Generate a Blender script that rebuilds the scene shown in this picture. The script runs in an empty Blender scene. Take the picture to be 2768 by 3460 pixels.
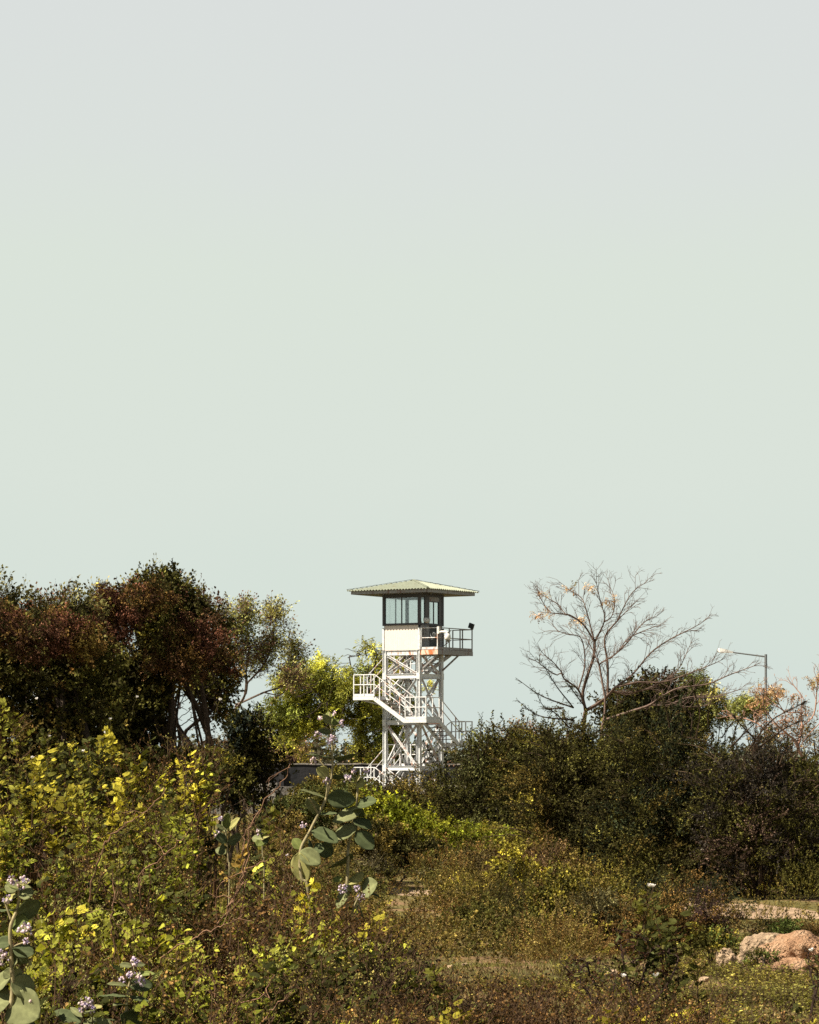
import bpy, math, random
import numpy as np
from mathutils import Vector
random.seed(7)
rng = np.random.default_rng(11)
scene = bpy.context.scene
COL = scene.collection
PI = math.pi
F, PX0, HY, EYE = 11000.0, 1384.0, 2600.0, 2.6      # focal length in photo pixels, centre column, horizon row, eye height

def W(px, py, Y):                                   # photo pixel + distance -> world point
    return np.array([(px - PX0) / F * Y, Y, EYE + (HY - py) / F * Y])

# ------------------------------------------------------------------ terrain
_hy = np.array([-60, 8, 24, 31, 40, 50, 57, 60, 75, 100, 140, 200, 500, 6000.])
_hz = np.array([-1.9, -1.9, -2.0, -2.6, -2.75, -2.9, -3.0, -2.72, -2.62, -2.3, -2.05, -1.95, -1.9, -1.9])
def wob(x, y, s=1.0, o=0.0):
    return (np.sin(x * .9 * s + 1.3 + o) * np.cos(y * .7 * s + .4 + o) + .6 * np.sin(x * 2.1 * s - y * 1.7 * s + 2. + o) + .35 * np.sin(x * 4.7 * s + y * 3.9 * s + o))
def ground_z(x, y):
    x = np.asarray(x, float); y = np.asarray(y, float)
    yy = y + .8 * wob(x, y * .2, .35)
    return EYE + np.interp(yy, _hy, _hz) + .05 * wob(x, y, .6) * np.clip(120 / (np.abs(y) + 40), 0, 1)

def noise3(p, s, seed=0):                           # smooth pseudo noise, about -1..1
    r = np.random.default_rng(100 + seed); out = np.zeros(len(p))
    for i in range(7):
        k = r.normal(size=3); k /= np.linalg.norm(k)
        out += np.sin(p @ (k * s * (1 + .35 * i)) + r.uniform(0, 6.28)) / (1 + .25 * i)
    return out / 2.2

# ------------------------------------------------------------------ mesh accumulator
class Acc:
    def __init__(s): s.V = []; s.F = []; s.C = []; s.n = 0
    def add(s, v, faces, c):
        v = np.asarray(v, np.float32).reshape(-1, 3); c = np.asarray(c, np.float32)
        if c.ndim == 1: c = np.tile(c, (len(v), 1))
        for f in faces:
            if len(f): s.F.append(np.asarray(f, np.int64) + s.n)
        s.V.append(v); s.C.append(c[:, :3]); s.n += len(v)
    def inst(s, T, M, t, col, twig=(.10, .065, .045)):   # T=(v, faces, mult, flag)
        tv, tf, mult, flag = T; K, n = len(t), len(tv)
        if K == 0: return
        v = np.einsum('kij,nj->kni', M, tv) + t[:, None, :]
        c = col[:, None, :] * mult[None, :, None]
        c = np.where(flag[None, :, None] == 1, np.array(twig)[None, None, :] * mult[None, :, None], c)
        c = np.where(flag[None, :, None] == 2, np.array((.40, .40, .13))[None, None, :] * mult[None, :, None], c)
        off = (np.arange(K) * n)[:, None, None]
        s.add(v.reshape(-1, 3), [(f[None] + off).reshape(-1, f.shape[1]) for f in tf], c.reshape(-1, 3))
    def build(s, name, mat, parent=None, smooth=False, link=True):
        me = bpy.data.meshes.new(name)
        V = np.concatenate(s.V); C = np.concatenate(s.C)
        loops = np.concatenate([f.ravel() for f in s.F]); tot = np.concatenate([np.full(len(f), f.shape[1]) for f in s.F])
        st = np.concatenate([[0], np.cumsum(tot)[:-1]])
        me.vertices.add(len(V)); me.vertices.foreach_set('co', V.ravel())
        me.loops.add(len(loops)); me.loops.foreach_set('vertex_index', loops.astype(np.int32))
        me.polygons.add(len(tot)); me.polygons.foreach_set('loop_start', st.astype(np.int32)); me.polygons.foreach_set('loop_total', tot.astype(np.int32))
        me.update(calc_edges=True)
        a = me.color_attributes.new('col', 'FLOAT_COLOR', 'POINT')
        a.data.foreach_set('color', np.concatenate([C, np.ones((len(C), 1), np.float32)], 1).astype(np.float32).ravel())
        me.polygons.foreach_set('use_smooth', np.full(len(tot), bool(smooth)))
        me.materials.append(mat)
        o = bpy.data.objects.new(name, me); COL.objects.link(o)
        if parent is not None:
            o.parent = parent
        return o

def norm(a): return a / (np.linalg.norm(a, axis=-1, keepdims=True) + 1e-9)
def frames(d, n=None):                               # columns: side, forward(d), normal
    d = norm(d)
    if n is None: n = rng.normal(size=d.shape)
    s_ = norm(np.cross(d, n)); n2 = np.cross(s_, d)
    return np.stack([s_, d, n2], -1)
def tubes(acc, A, B, ra, rb, col, k=4, over=.0):     # many tapered prisms at once
    A = np.atleast_2d(A); B = np.atleast_2d(B); ra = np.atleast_1d(ra); rb = np.atleast_1d(rb)
    d = norm(B - A); B = B + d * (rb * over)[:, None]
    up = np.where(np.abs(d[:, 2:3]) > .9, [[1., 0, 0]], [[0, 0, 1.]])
    s_ = norm(np.cross(d, up)); t_ = np.cross(d, s_)
    an = np.arange(k) / k * 2 * PI
    ring = np.cos(an)[None, :, None] * s_[:, None] + np.sin(an)[None, :, None] * t_[:, None]
    v = np.concatenate([A[:, None] + ring * ra[:, None, None], B[:, None] + ring * rb[:, None, None]], 1)
    i = np.arange(k); f = np.stack([i, (i + 1) % k, (i + 1) % k + k, i + k], 1)
    off = (np.arange(len(A)) * 2 * k)[:, None, None]
    col = np.asarray(col, float)
    c = np.repeat(col, 2 * k, 0) if col.ndim == 2 else col
    acc.add(v.reshape(-1, 3), [(f[None] + off).reshape(-1, 4)], c)
def polytube(acc, pts, radii, col, k=6):             # one connected tube along a path
    P = np.asarray(pts, float); n = len(P); R = np.broadcast_to(radii, (n,))
    T = np.zeros_like(P); T[1:-1] = P[2:] - P[:-2]; T[0] = P[1] - P[0]; T[-1] = P[-1] - P[-2]; T = norm(T)
    s_ = np.cross(T[0], [0, 0, 1.]); s_ = s_ if np.linalg.norm(s_) > .1 else np.cross(T[0], [1., 0, 0]); vs = []
    an = np.arange(k) / k * 2 * PI
    for i in range(n):
        s_ = norm(s_ - T[i] * np.dot(s_, T[i])); t_ = np.cross(T[i], s_)
        vs.append(P[i] + R[i] * (np.cos(an)[:, None] * s_ + np.sin(an)[:, None] * t_))
    i = np.arange(k); f = [np.stack([i, (i + 1) % k, (i + 1) % k + k, i + k], 1) + j * k for j in range(n - 1)]
    acc.add(np.concatenate(vs), [np.concatenate(f), np.array([list(range(k))[::-1]]), np.array([[x + (n - 1) * k for x in range(k)]])], col)
def smoothpath(pts, m=5):                            # Catmull-Rom
    P = np.asarray(pts, float); P = np.vstack([2 * P[0] - P[1], P, 2 * P[-1] - P[-2]]); out = []
    for i in range(1, len(P) - 2):
        for t in np.linspace(0, 1, m, endpoint=False):
            a, b, c, d = P[i-1], P[i], P[i+1], P[i+2]
            out.append(.5 * (2*b + (c-a)*t + (2*a-5*b+4*c-d)*t*t + (3*b-a-3*c+d)*t**3))
    return np.array(out + [P[-2]])
BOXF = np.array([[0,3,2,1],[4,5,6,7],[0,1,5,4],[1,2,6,5],[2,3,7,6],[3,0,4,7]])
def box(acc, c, s, col=(1,1,1), M=None):
    v = np.array([[-1,-1,-1],[1,-1,-1],[1,1,-1],[-1,1,-1],[-1,-1,1],[1,-1,1],[1,1,1],[-1,1,1]]) * np.asarray(s) / 2
    if M is not None: v = v @ np.asarray(M).T
    acc.add(v + np.asarray(c), [BOXF], col)
def bar(acc, a, b, w, h, col=(1,1,1)):               # box beam from a to b, w across, h in the steep direction
    a = np.asarray(a, float); b = np.asarray(b, float); d = norm(b - a)
    up = np.array([0,0,1.]) if abs(d[2]) < .95 else np.array([0,1.,0])
    s_ = norm(np.cross(d, up)); t_ = np.cross(s_, d)
    box(acc, (a + b) / 2, (w, np.linalg.norm(b - a), h), col, np.stack([s_, d, t_], 1))

# ------------------------------------------------------------------ tagging
def tag(o, label=None, cat=None, group=None, kind=None):
    if label: o['label'] = label
    if cat: o['category'] = cat
    if group: o['group'] = group
    if kind: o['kind'] = kind
    return o
def empty(name, loc=(0,0,0), rz=0):
    o = bpy.data.objects.new(name, None); COL.objects.link(o); o.location = loc; o.rotation_euler = (0, 0, rz); o.empty_display_size = .3
    return o
import sys, time
_T0 = time.time()
def at_base(root_name, base, parts, label, cat, group=None):   # Empty at base; parts hold world coordinates -> shift
    r = empty(root_name, base)
    for name, acc, mat, sm in parts:
        if not acc.V: continue
        acc.V = [v - np.asarray(base, np.float32) for v in acc.V]
        acc.build(name, mat, r, sm)
    return tag(r, label, cat, group)

# ------------------------------------------------------------------ materials
def newmat(name):
    m = bpy.data.materials.new(name); m.use_nodes = True; nt = m.node_tree
    for n in list(nt.nodes): nt.nodes.remove(n)
    return m, nt, nt.nodes.new('ShaderNodeOutputMaterial')
def leafmat(name, trans=.35, rough=.55, spec=.35, scale=30, amt=.25, tint=(1.15, 1.1, .6)):
    m, nt, out = newmat(name); N = nt.nodes.new; L = nt.links.new
    at = N('ShaderNodeAttribute'); at.attribute_name = 'col'
    tc = N('ShaderNodeTexCoord'); no = N('ShaderNodeTexNoise'); no.inputs['Scale'].default_value = scale; no.inputs['Detail'].default_value = 2
    L(tc.outputs['Object'], no.inputs['Vector'])
    mr = N('ShaderNodeMapRange'); mr.inputs[3].default_value = 1 - amt; mr.inputs[4].default_value = 1 + amt; mr.inputs[1].default_value = .3; mr.inputs[2].default_value = .7
    L(no.outputs['Fac'], mr.inputs[0])
    mu = N('ShaderNodeVectorMath'); mu.operation = 'SCALE'; L(at.outputs['Color'], mu.inputs[0]); L(mr.outputs[0], mu.inputs['Scale'])
    p = N('ShaderNodeBsdfPrincipled'); p.inputs['Roughness'].default_value = rough; p.inputs['Specular IOR Level'].default_value = spec
    L(mu.outputs[0], p.inputs['Base Color'])
    if trans > 0:
        t = N('ShaderNodeBsdfTranslucent'); m2 = N('ShaderNodeVectorMath'); m2.operation = 'MULTIPLY'; m2.inputs[1].default_value = tint
        L(mu.outputs[0], m2.inputs[0]); L(m2.outputs[0], t.inputs['Color'])
        mx = N('ShaderNodeMixShader'); mx.inputs[0].default_value = trans; L(p.outputs[0], mx.inputs[1]); L(t.outputs[0], mx.inputs[2]); L(mx.outputs[0], out.inputs[0])
    else: L(p.outputs[0], out.inputs[0])
    return m
def paint(name, base, rust=(.28, .09, .03), thr=.62, scale=3.0, rough=.5, metal=0., streak=(1, 1, .35), soft=.06, dirt=.38):
    m, nt, out = newmat(name); N = nt.nodes.new; L = nt.links.new
    tc = N('ShaderNodeTexCoord'); mp = N('ShaderNodeMapping'); mp.inputs['Scale'].default_value = streak; L(tc.outputs['Object'], mp.inputs[0])
    n1 = N('ShaderNodeTexNoise'); n1.inputs['Scale'].default_value = scale; n1.inputs['Detail'].default_value = 8; n1.inputs['Roughness'].default_value = .65; L(mp.outputs[0], n1.inputs['Vector'])
    r = N('ShaderNodeMapRange'); r.inputs[1].default_value = thr - soft; r.inputs[2].default_value = thr + soft; L(n1.outputs['Fac'], r.inputs[0])
    n2 = N('ShaderNodeTexNoise'); n2.inputs['Scale'].default_value = scale * 2.3; n2.inputs['Detail'].default_value = 5; L(tc.outputs['Object'], n2.inputs['Vector'])
    r2 = N('ShaderNodeMapRange'); r2.inputs[1].default_value = .3; r2.inputs[2].default_value = .75; r2.inputs[3].default_value = 1; r2.inputs[4].default_value = 1 - dirt; L(n2.outputs['Fac'], r2.inputs[0])
    sc = N('ShaderNodeVectorMath'); sc.operation = 'SCALE'; sc.inputs[0].default_value = base; L(r2.outputs[0], sc.inputs['Scale'])
    mx = N('ShaderNodeMix'); mx.data_type = 'RGBA'; L(r.outputs[0], mx.inputs[0]); L(sc.outputs[0], mx.inputs[6]); mx.inputs[7].default_value = (*rust, 1)
    p = N('ShaderNodeBsdfPrincipled'); p.inputs['Roughness'].default_value = rough; p.inputs['Metallic'].default_value = metal
    L(mx.outputs[2], p.inputs['Base Color'])
    L(p.outputs[0], out.inputs[0]); return m
def glassmat(name):
    m, nt, out = newmat(name); N = nt.nodes.new; L = nt.links.new
    t = N('ShaderNodeBsdfTransparent'); t.inputs[0].default_value = (.93, .95, .94, 1)
    g = N('ShaderNodeBsdfGlossy'); g.inputs['Roughness'].default_value = .08; g.inputs[0].default_value = (.8, .85, .85, 1)
    tc = N('ShaderNodeTexCoord'); no = N('ShaderNodeTexNoise'); no.inputs['Scale'].default_value = 9; L(tc.outputs['Object'], no.inputs['Vector'])
    mr = N('ShaderNodeMapRange'); mr.inputs[3].default_value = .04; mr.inputs[4].default_value = .22; L(no.outputs['Fac'], mr.inputs[0])
    mx = N('ShaderNodeMixShader'); L(mr.outputs[0], mx.inputs[0]); L(t.outputs[0], mx.inputs[1]); L(g.outputs[0], mx.inputs[2]); L(mx.outputs[0], out.inputs[0])
    return m
def rockmat(name, stops, scale=2.2, bump=.5, dist=.06, det=10):
    m, nt, out = newmat(name); N = nt.nodes.new; L = nt.links.new
    tc = N('ShaderNodeTexCoord'); n1 = N('ShaderNodeTexNoise'); n1.inputs['Scale'].default_value = scale; n1.inputs['Detail'].default_value = det; n1.inputs['Roughness'].default_value = .6; L(tc.outputs['Object'], n1.inputs['Vector'])
    cr = N('ShaderNodeValToRGB'); e = cr.color_ramp.elements
    while len(e) < len(stops): e.new(.5)
    for i, (p_, c) in enumerate(stops): e[i].position = p_; e[i].color = (*c, 1)
    L(n1.outputs['Fac'], cr.inputs[0])
    n2 = N('ShaderNodeTexNoise'); n2.inputs['Scale'].default_value = scale * 6; n2.inputs['Detail'].default_value = 8; L(tc.outputs['Object'], n2.inputs['Vector'])
    mr = N('ShaderNodeMapRange'); mr.inputs[3].default_value = .6; mr.inputs[4].default_value = 1.35; L(n2.outputs['Fac'], mr.inputs[0])
    vm = N('ShaderNodeVectorMath'); vm.operation = 'SCALE'; L(cr.outputs[0], vm.inputs[0]); L(mr.outputs[0], vm.inputs['Scale'])
    p = N('ShaderNodeBsdfPrincipled'); p.inputs['Roughness'].default_value = .9; p.inputs['Specular IOR Level'].default_value = .2; L(vm.outputs[0], p.inputs['Base Color'])
    bp = N('ShaderNodeBump'); bp.inputs['Strength'].default_value = bump; bp.inputs['Distance'].default_value = dist; L(n2.outputs['Fac'], bp.inputs['Height']); L(bp.outputs[0], p.inputs['Normal'])
    L(p.outputs[0], out.inputs[0]); return m

LEAF = leafmat('leaf_dull', .15, .7, .03, 14)
LEAFT = leafmat('leaf_thin', .30, .65, .05, 30)
MILK = leafmat('leaf_waxy', .18, .75, .08, 60, .12)
BARK = leafmat('bark', 0, .9, .04, 25, .35)
WHITE = paint('white_paint', (.74, .77, .80), thr=.70, scale=4)
WHITER = paint('white_paint_worn', (.70, .73, .76), thr=.57, scale=6, rust=(.36, .16, .09))
RUSTY = paint('rusty_paint', (.78, .62, .52), thr=.47, scale=5, rust=(.52, .15, .05))
PANEL = paint('cream_panel', (.72, .66, .62), thr=.78, scale=3, dirt=.1)
GREY = paint('grey_steel', (.30, .30, .31), thr=.6, scale=5, rust=(.16, .07, .05))  # grey steel, also used where shade is put into white steel
DGREY = paint('dark_timber', (.06, .06, .068), thr=.62, scale=5, rust=(.07, .035, .03))
DARK = paint('dark_steel', (.03, .032, .036), thr=.7, scale=4, rust=(.06, .03, .02))
ROOF = paint('roof_sheet', (.37, .41, .33), thr=.64, scale=2.2, rust=(.25, .22, .13), dirt=.18)
CAP = paint('ridge_cap', (.10, .11, .09), thr=.6, scale=6, rust=(.3, .3, .2))
GLASS = glassmat('window_glass')
PLATE = paint('fitting_white', (.82, .82, .80), thr=.85)
PLATEB = paint('stair_tread', (.16, .11, .09), thr=.5, scale=6, rust=(.10, .05, .035))
GALV = paint('galvanised', (.22, .24, .26), thr=.8, scale=8, rust=(.12, .12, .12), metal=.3)
ROCK = rockmat('pale_rock', [(.3, (.20, .14, .095)), (.55, (.46, .34, .23)), (.75, (.34, .23, .16))], 2.6, 1., .12)
REDE = rockmat('red_earth', [(.3, (.15, .08, .048)), (.5, (.42, .25, .15)), (.7, (.48, .34, .23))], 3.4, 1., .14)
TAN = rockmat('path_dirt', [(.3, (.19, .13, .085)), (.5, (.40, .29, .20)), (.75, (.17, .11, .07))], 1.6, .8, .08)
CONC = rockmat('concrete', [(.35, (.10, .095, .09)), (.55, (.30, .28, .26)), (.75, (.42, .38, .33))], 2.6, .3)
BCONC = rockmat('black_concrete', [(.3, (.012, .014, .018)), (.6, (.03, .03, .035)), (.85, (.09, .08, .075))], 1.4, .3)

def groundmat():
    m, nt, out = newmat('ground_soil'); N = nt.nodes.new; L = nt.links.new
    tc = N('ShaderNodeTexCoord'); n1 = N('ShaderNodeTexNoise'); n1.inputs['Scale'].default_value = .28; n1.inputs['Detail'].default_value = 9; n1.inputs['Roughness'].default_value = .62; L(tc.outputs['Object'], n1.inputs['Vector'])
    cr = N('ShaderNodeValToRGB'); e = cr.color_ramp.elements
    for _ in range(3): e.new(.5)
    for i, (p_, c) in enumerate([(.30, (.05, .045, .022)), (.44, (.11, .10, .035)), (.53, (.15, .125, .05)), (.60, (.22, .14, .08)), (.72, (.30, .19, .13))]): e[i].position = p_; e[i].color = (*c, 1)
    L(n1.outputs['Fac'], cr.inputs[0])
    n2 = N('ShaderNodeTexNoise'); n2.inputs['Scale'].default_value = 7; n2.inputs['Detail'].default_value = 8; L(tc.outputs['Object'], n2.inputs['Vector'])
    mr = N('ShaderNodeMapRange'); mr.inputs[3].default_value = .45; mr.inputs[4].default_value = 1.5; L(n2.outputs['Fac'], mr.inputs[0])
    vm = N('ShaderNodeVectorMath'); vm.operation = 'SCALE'; L(cr.outputs[0], vm.inputs[0]); L(mr.outputs[0], vm.inputs['Scale'])
    p = N('ShaderNodeBsdfPrincipled'); p.inputs['Roughness'].default_value = .95; p.inputs['Specular IOR Level'].default_value = .1; L(vm.outputs[0], p.inputs['Base Color'])
    bp = N('ShaderNodeBump'); bp.inputs['Strength'].default_value = .8; bp.inputs['Distance'].default_value = .08; L(n2.outputs['Fac'], bp.inputs['Height']); L(bp.outputs[0], p.inputs['Normal'])
    L(p.outputs[0], out.inputs[0]); return m
GROUND = groundmat()

# ------------------------------------------------------------------ ground + path
ys = np.concatenate([np.linspace(-60, 9, 16), np.geomspace(11, 90, 220), np.geomspace(92, 6000, 90)])
ss = np.linspace(-1, 1, 161)
X = ss[None, :] * (np.abs(ys)[:, None] * .7 + 18); Yg = np.repeat(ys[:, None], len(ss), 1)
Z = ground_z(X, Yg)
g = Acc(); nr, nc = X.shape
idx = np.arange(nr * nc).reshape(nr, nc)
g.add(np.stack([X, Yg, Z], -1).reshape(-1, 3), [np.stack([idx[:-1, :-1], idx[:-1, 1:], idx[1:, 1:], idx[1:, :-1]], -1).reshape(-1, 4)], (.1, .1, .1))
tag(g.build('ground', GROUND, None, True), 'dry weedy ground falling away to the distant scrub', kind='structure')
cen = smoothpath([(16, 57.5), (10, 59.5), (7.4, 61.5), (4.5, 64), (1.8, 67.5), (.1, 70.2), (-1.2, 72), (-3, 74)], 14)
g = Acc(); n = len(cen); vs = []
for i, (x, y) in enumerate(cen):
    w = 1.1 if x < 1.5 else 1.7
    for t in np.linspace(-1, 1, 13):
        yy = y + w * t * (1 + .12 * math.sin(x * 3.1) + .08 * math.sin(x * 8)); xx = x + .25 * t
        vs.append((xx, yy, float(ground_z(xx, yy)) + .035 * (1 - t * t) + .006))
idx = np.arange(n * 13).reshape(n, 13)
g.add(vs, [np.stack([idx[:-1, :-1], idx[:-1, 1:], idx[1:, 1:], idx[1:, :-1]], -1).reshape(-1, 4)], (.3, .3, .3))
tag(g.build('path', TAN, None, True), 'bare tan dirt path crossing behind the thorn bush', kind='structure')

# ------------------------------------------------------------------ TOWER
AL = math.radians(33.0); ca, sa = math.cos(AL), math.sin(AL)
TD = 155.4; TX = (1396.5 - PX0) / F * TD
tower = empty('watchtower', (TX, TD, EYE - 2.0), -AL)
tag(tower, 'tall white steel watchtower with glazed cabin, hipped roof and stairs winding round it', 'watchtower')
H = 2.0                                              # eye-relative z -> tower-local z
def zz(z): return z + H
hc = .965                                            # half spacing of columns
CORN = {'N': (1, -1), 'L': (-1, -1), 'B': (-1, 1), 'R': (1, 1)}
for cx, cy in CORN.values():                         # I-shaped columns
    a = Acc(); top = 5.66
    cxx, cyy = cx * hc, cy * hc; zc = (zz(top) + 0) / 2; hh = zz(top)
    box(a, (cxx - .075, cyy, zc), (.022, .18, hh)); box(a, (cxx + .075, cyy, zc), (.022, .18, hh)); box(a, (cxx, cyy, zc), (.127, .06, hh))
    for lv in (4.43, 2.23, .06): box(a, (cxx, cyy, zz(lv)), (.2, .2, .30))
    box(a, (cxx, cyy, .03), (.34, .34, .06))
    a.build('column', WHITE, tower)
FACES = [((-1, -1), (1, -1)), ((1, -1), (1, 1)), ((1, 1), (-1, 1)), ((-1, 1), (-1, -1))]
def fp(c, z, off=0):                                 # corner -> point
    return np.array([c[0] * hc, c[1] * hc, zz(z)])
for fa, fb in FACES:
    d = norm(np.array([fb[0] - fa[0], fb[1] - fa[1], 0.])); nn = np.array([d[1], -d[0], 0.])
    for z, hgt in ((5.54, .22), (4.43, .2), (2.23, .19), (.06, .2)):
        a = Acc(); A = fp(fa, z) + d * .105; B = fp(fb, z) - d * .105
        bar(a, A, B, .05, hgt - .02); bar(a, A + [0,0,hgt/2], B + [0,0,hgt/2], .14, .018); bar(a, A - [0,0,hgt/2], B - [0,0,hgt/2], .14, .018)
        a.build('cross_beam', WHITE if z != 5.54 else WHITER, tower)
    for zt, zb in ((5.42, 4.55), (4.32, 2.34), (2.12, .18), (-.06, -1.9)):
        for s_ in (0, 1):
            a = Acc(); o1 = nn * (.03 if s_ else -.03)
            A = fp(fa, zt if s_ else zb) + d * .14 + o1; B = fp(fb, zb if s_ else zt) - d * .14 + o1
            bar(a, A, B, .014, .125); bar(a, A + nn * .03 + [0,0,.035], B + nn * .03 + [0,0,.035], .06, .012)
            for e_, q in ((A, 1), (B, -1)): box(a, e_ + d * .03 * q, (.2 * abs(d[0]) + .014, .2 * abs(d[1]) + .014, .2))
            a.build('brace', WHITER, tower)
# stairs -----------------------------------------------------------
RO, RI, FL = 2.07, 1.10, .85
def rail(acc, path, post_pts, r=.022, h=1.02, mids=(.55,), toe=True):
    P = np.array(path)
    for hh_ in (h,) + tuple(mids): tubes(acc, P[:-1] + [0,0,hh_], P[1:] + [0,0,hh_], np.full(len(P)-1, r), np.full(len(P)-1, r), (1,1,1), 8, 1.)
    for q in post_pts: q = np.array(q); box(acc, q + [0,0,h/2], (.045, .045, h))
    if toe:
        for A, B in zip(P[:-1], P[1:]): bar(acc, A + [0,0,.06], B + [0,0,.06], .012, .11)
def rot(k):                                          # k quarter turns: front face (y=-) -> face k
    c, s_ = [(1,0),(0,1),(-1,0),(0,-1)][k % 4]
    return lambda p: np.array([p[0]*c - p[1]*s_, p[0]*s_ + p[1]*c, p[2]])
class RA(Acc):                                       # accumulator with a rotation applied on build
    def turn(s, k):
        c, s_ = [(1,0),(0,1),(-1,0),(0,-1)][k % 4]; M = np.array([[c, s_, 0], [-s_, c, 0], [0, 0, 1]], np.float32)
        s.V = [v @ M for v in s.V]; return s
# front face flight rises from corner N (x=+) to L (x=-)
def flight(k, z0, z1):
    root = None
    A = np.array([FL, 0, zz(z0)]); B = np.array([-FL, 0, zz(z1)])
    st = RA()
    for y in (-RO + .03, -RI - .03):
        bar(st, (FL + .02, y, zz(z0) - .11), (-FL - .02, y, zz(z1) - .11), .045, .19)
    so = st.turn(k).build('stair_flight', WHITE, tower)
    n = 6
    for i in range(1, n):
        t = i / n; tr = RA(); box(tr, (FL - 2 * FL * t, -(RO + RI) / 2, zz(z0 + (z1 - z0) * t) - .02), (.27, RO - RI - .12, .035)); tr.turn(k).build('tread', PLATEB, so)
    for y in (-RO + .03, -RI - .03):
        r_ = RA(); rail(r_, [(FL, y, zz(z0)), (-FL, y, zz(z1))], [(FL - .28, y, zz(z0 + (z1-z0)*.165)), (-FL + .28, y, zz(z0 + (z1-z0)*.835))], toe=False)
        r_.turn(k).build('handrail', WHITER, so)
def landing(k, z, rails=True):                       # at the corner at the low end (x=+) of face k
    a = RA(); c = (FL + RO) / 2; s_ = RO - FL
    box(a, (c, -c, zz(z) - .015), (s_ - .02, s_ - .02, .03))
    so = a.turn(k).build('landing', PLATEB, tower)
    b = RA(); h = .17; zc = zz(z) - .035 - h / 2 + .03
    box(b, (c, -RO + .02, zc), (s_, .04, h)); box(b, (RO - .02, -c + .001, zc), (.04, s_ - .08, h)); box(b, (c, -FL - .02, zc - .004), (s_ - .08, .04, h - .02)); box(b, (FL + .02, -c, zc - .003), (.04, s_ - .08, h - .02))
    bar(b, (hc + .09, -hc - .09, zz(z) - .42), (RO - .3, -RO + .3, zz(z) - .17), .05, .06)
    b.turn(k).build('landing_frame', WHITE, so)
    if rails:
        r_ = RA(); e = .03
        rail(r_, [(FL, -RO + e, zz(z)), (RO - e, -RO + e, zz(z)), (RO - e, -FL, zz(z))],
             [(FL + .03, -RO + e, zz(z)), ((FL + RO) / 2, -RO + e, zz(z)), (RO - e, -RO + e, zz(z)), (RO - e, -(FL + RO) / 2, zz(z)), (RO - e, -FL - .03, zz(z))])
        r_.turn(k).build('railing', WHITE, so)
# corner index at low end: k=0 -> N ; k=3 -> L ; k=2 -> B ; k=1 -> R   (turning -90 degrees each)
lv = [(-.93, 3), (.17, 2), (1.27, 1), (2.37, 0), (3.47, 3), (4.57, 2)]
flight(0, -2.0, -.93)
for z, k in lv:
    landing(k, z)
    flight(k, z, z + 1.1)
# balcony ---------------------------------------------------------
ZB = 5.67
a = Acc(); box(a, ((1.09 + RO) / 2, (RO - 1.07) / 2, zz(ZB) - .015), (RO - 1.09 - .02, RO + 1.07 - .02, .03)); bal = a.build('balcony', PLATEB, tower)
a = Acc(); box(a, ((1.09 + RO) / 2 , -1.05, zz(ZB) - .13), (RO - 1.09, .04, .22)); a.build('balcony_fascia', RUSTY, bal)
a = Acc(); box(a, (RO - .02, .52, zz(ZB) - .131), (.04, RO + 1.03, .22)); box(a, (1.11, 1.55, zz(ZB) - .13), (.04, RO - 1.07, .20)); box(a, (1.56, RO - .02, zz(ZB) - .13), (.9, .04, .2))
for y in (-.5, .2, .9, 1.5): box(a, (1.57, y, zz(ZB) - .12), (.92, .04, .16))
for y in (-.93, .93): bar(a, (1.06, y, zz(ZB) - .95), (RO - .1, y, zz(ZB) - .24), .06, .07)
a.build('balcony_frame', GREY, bal)  # unlit side edge in grey, its shade put into the colour
a = Acc(); rail(a, [(1.12, -1.04, zz(ZB)), (RO - .03, -1.04, zz(ZB))], [(1.13, -1.04, zz(ZB)), (RO - .03, -1.04, zz(ZB))]); a.build('railing', WHITER, bal)
a = Acc(); rail(a, [(RO - .03, -1.04, zz(ZB)), (RO - .03, RO - .03, zz(ZB)), (.95, RO - .03, zz(ZB))], [(RO - .03, y, zz(ZB)) for y in (0., .96, RO - .03)] + [(1.5, RO - .03, zz(ZB)), (.95, RO - .03, zz(ZB))]); a.build('railing', GREY, bal)  # side railing grey against the white front run: shade put into the colour
# cabin -----------------------------------------------------------
CH = 1.06; zf, zs, zt_ = zz(5.66), zz(6.84), zz(8.38)
cab = Acc(); box(cab, (0, 0, zf + .02), (2 * CH - .1, 2 * CH - .1, .04)); cabin = cab.build('cabin', GREY, tower)
for i, (cx, cy) in enumerate(CORN.values()):
    a = Acc(); box(a, (cx * (CH - .06), cy * (CH - .06), (zs + zt_) / 2), (.125, .125, zt_ - zs)); a.build('corner_post', DGREY, cabin)
    a = Acc(); box(a, (cx * (CH - .045), cy * (CH - .045), (zf + zs) / 2 - .05), (.11, .11, zs - zf - .12)); a.build('corner_trim', WHITE if i != 3 else GREY, cabin)  # corner between the unlit walls in grey, shade put into its colour
def panel(k, x0, x1, z0, z1, mat, rib=True, name='wall_panel'):
    a = RA(); n = int((x1 - x0) / .105) if rib else 1; e = np.linspace(x0, x1, n + 1)
    box(a, ((x0 + x1) / 2, -CH + .035, (z0 + z1) / 2), (x1 - x0, .03, z1 - z0))
    if rib:
        for i in range(n): box(a, (e[i] + .052, -CH + .0195, (z0 + z1) / 2), (.095, .0025, z1 - z0 - .01))
    return a.turn(k).build(name, mat, cabin)
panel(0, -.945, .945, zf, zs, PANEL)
panel(3, -.945, .945, zf, zs, PANEL); panel(2, -.945, .945, zf, zs, GREY)  # sunlit walls cream, unlit back and right walls grey: shade in the colour
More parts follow.
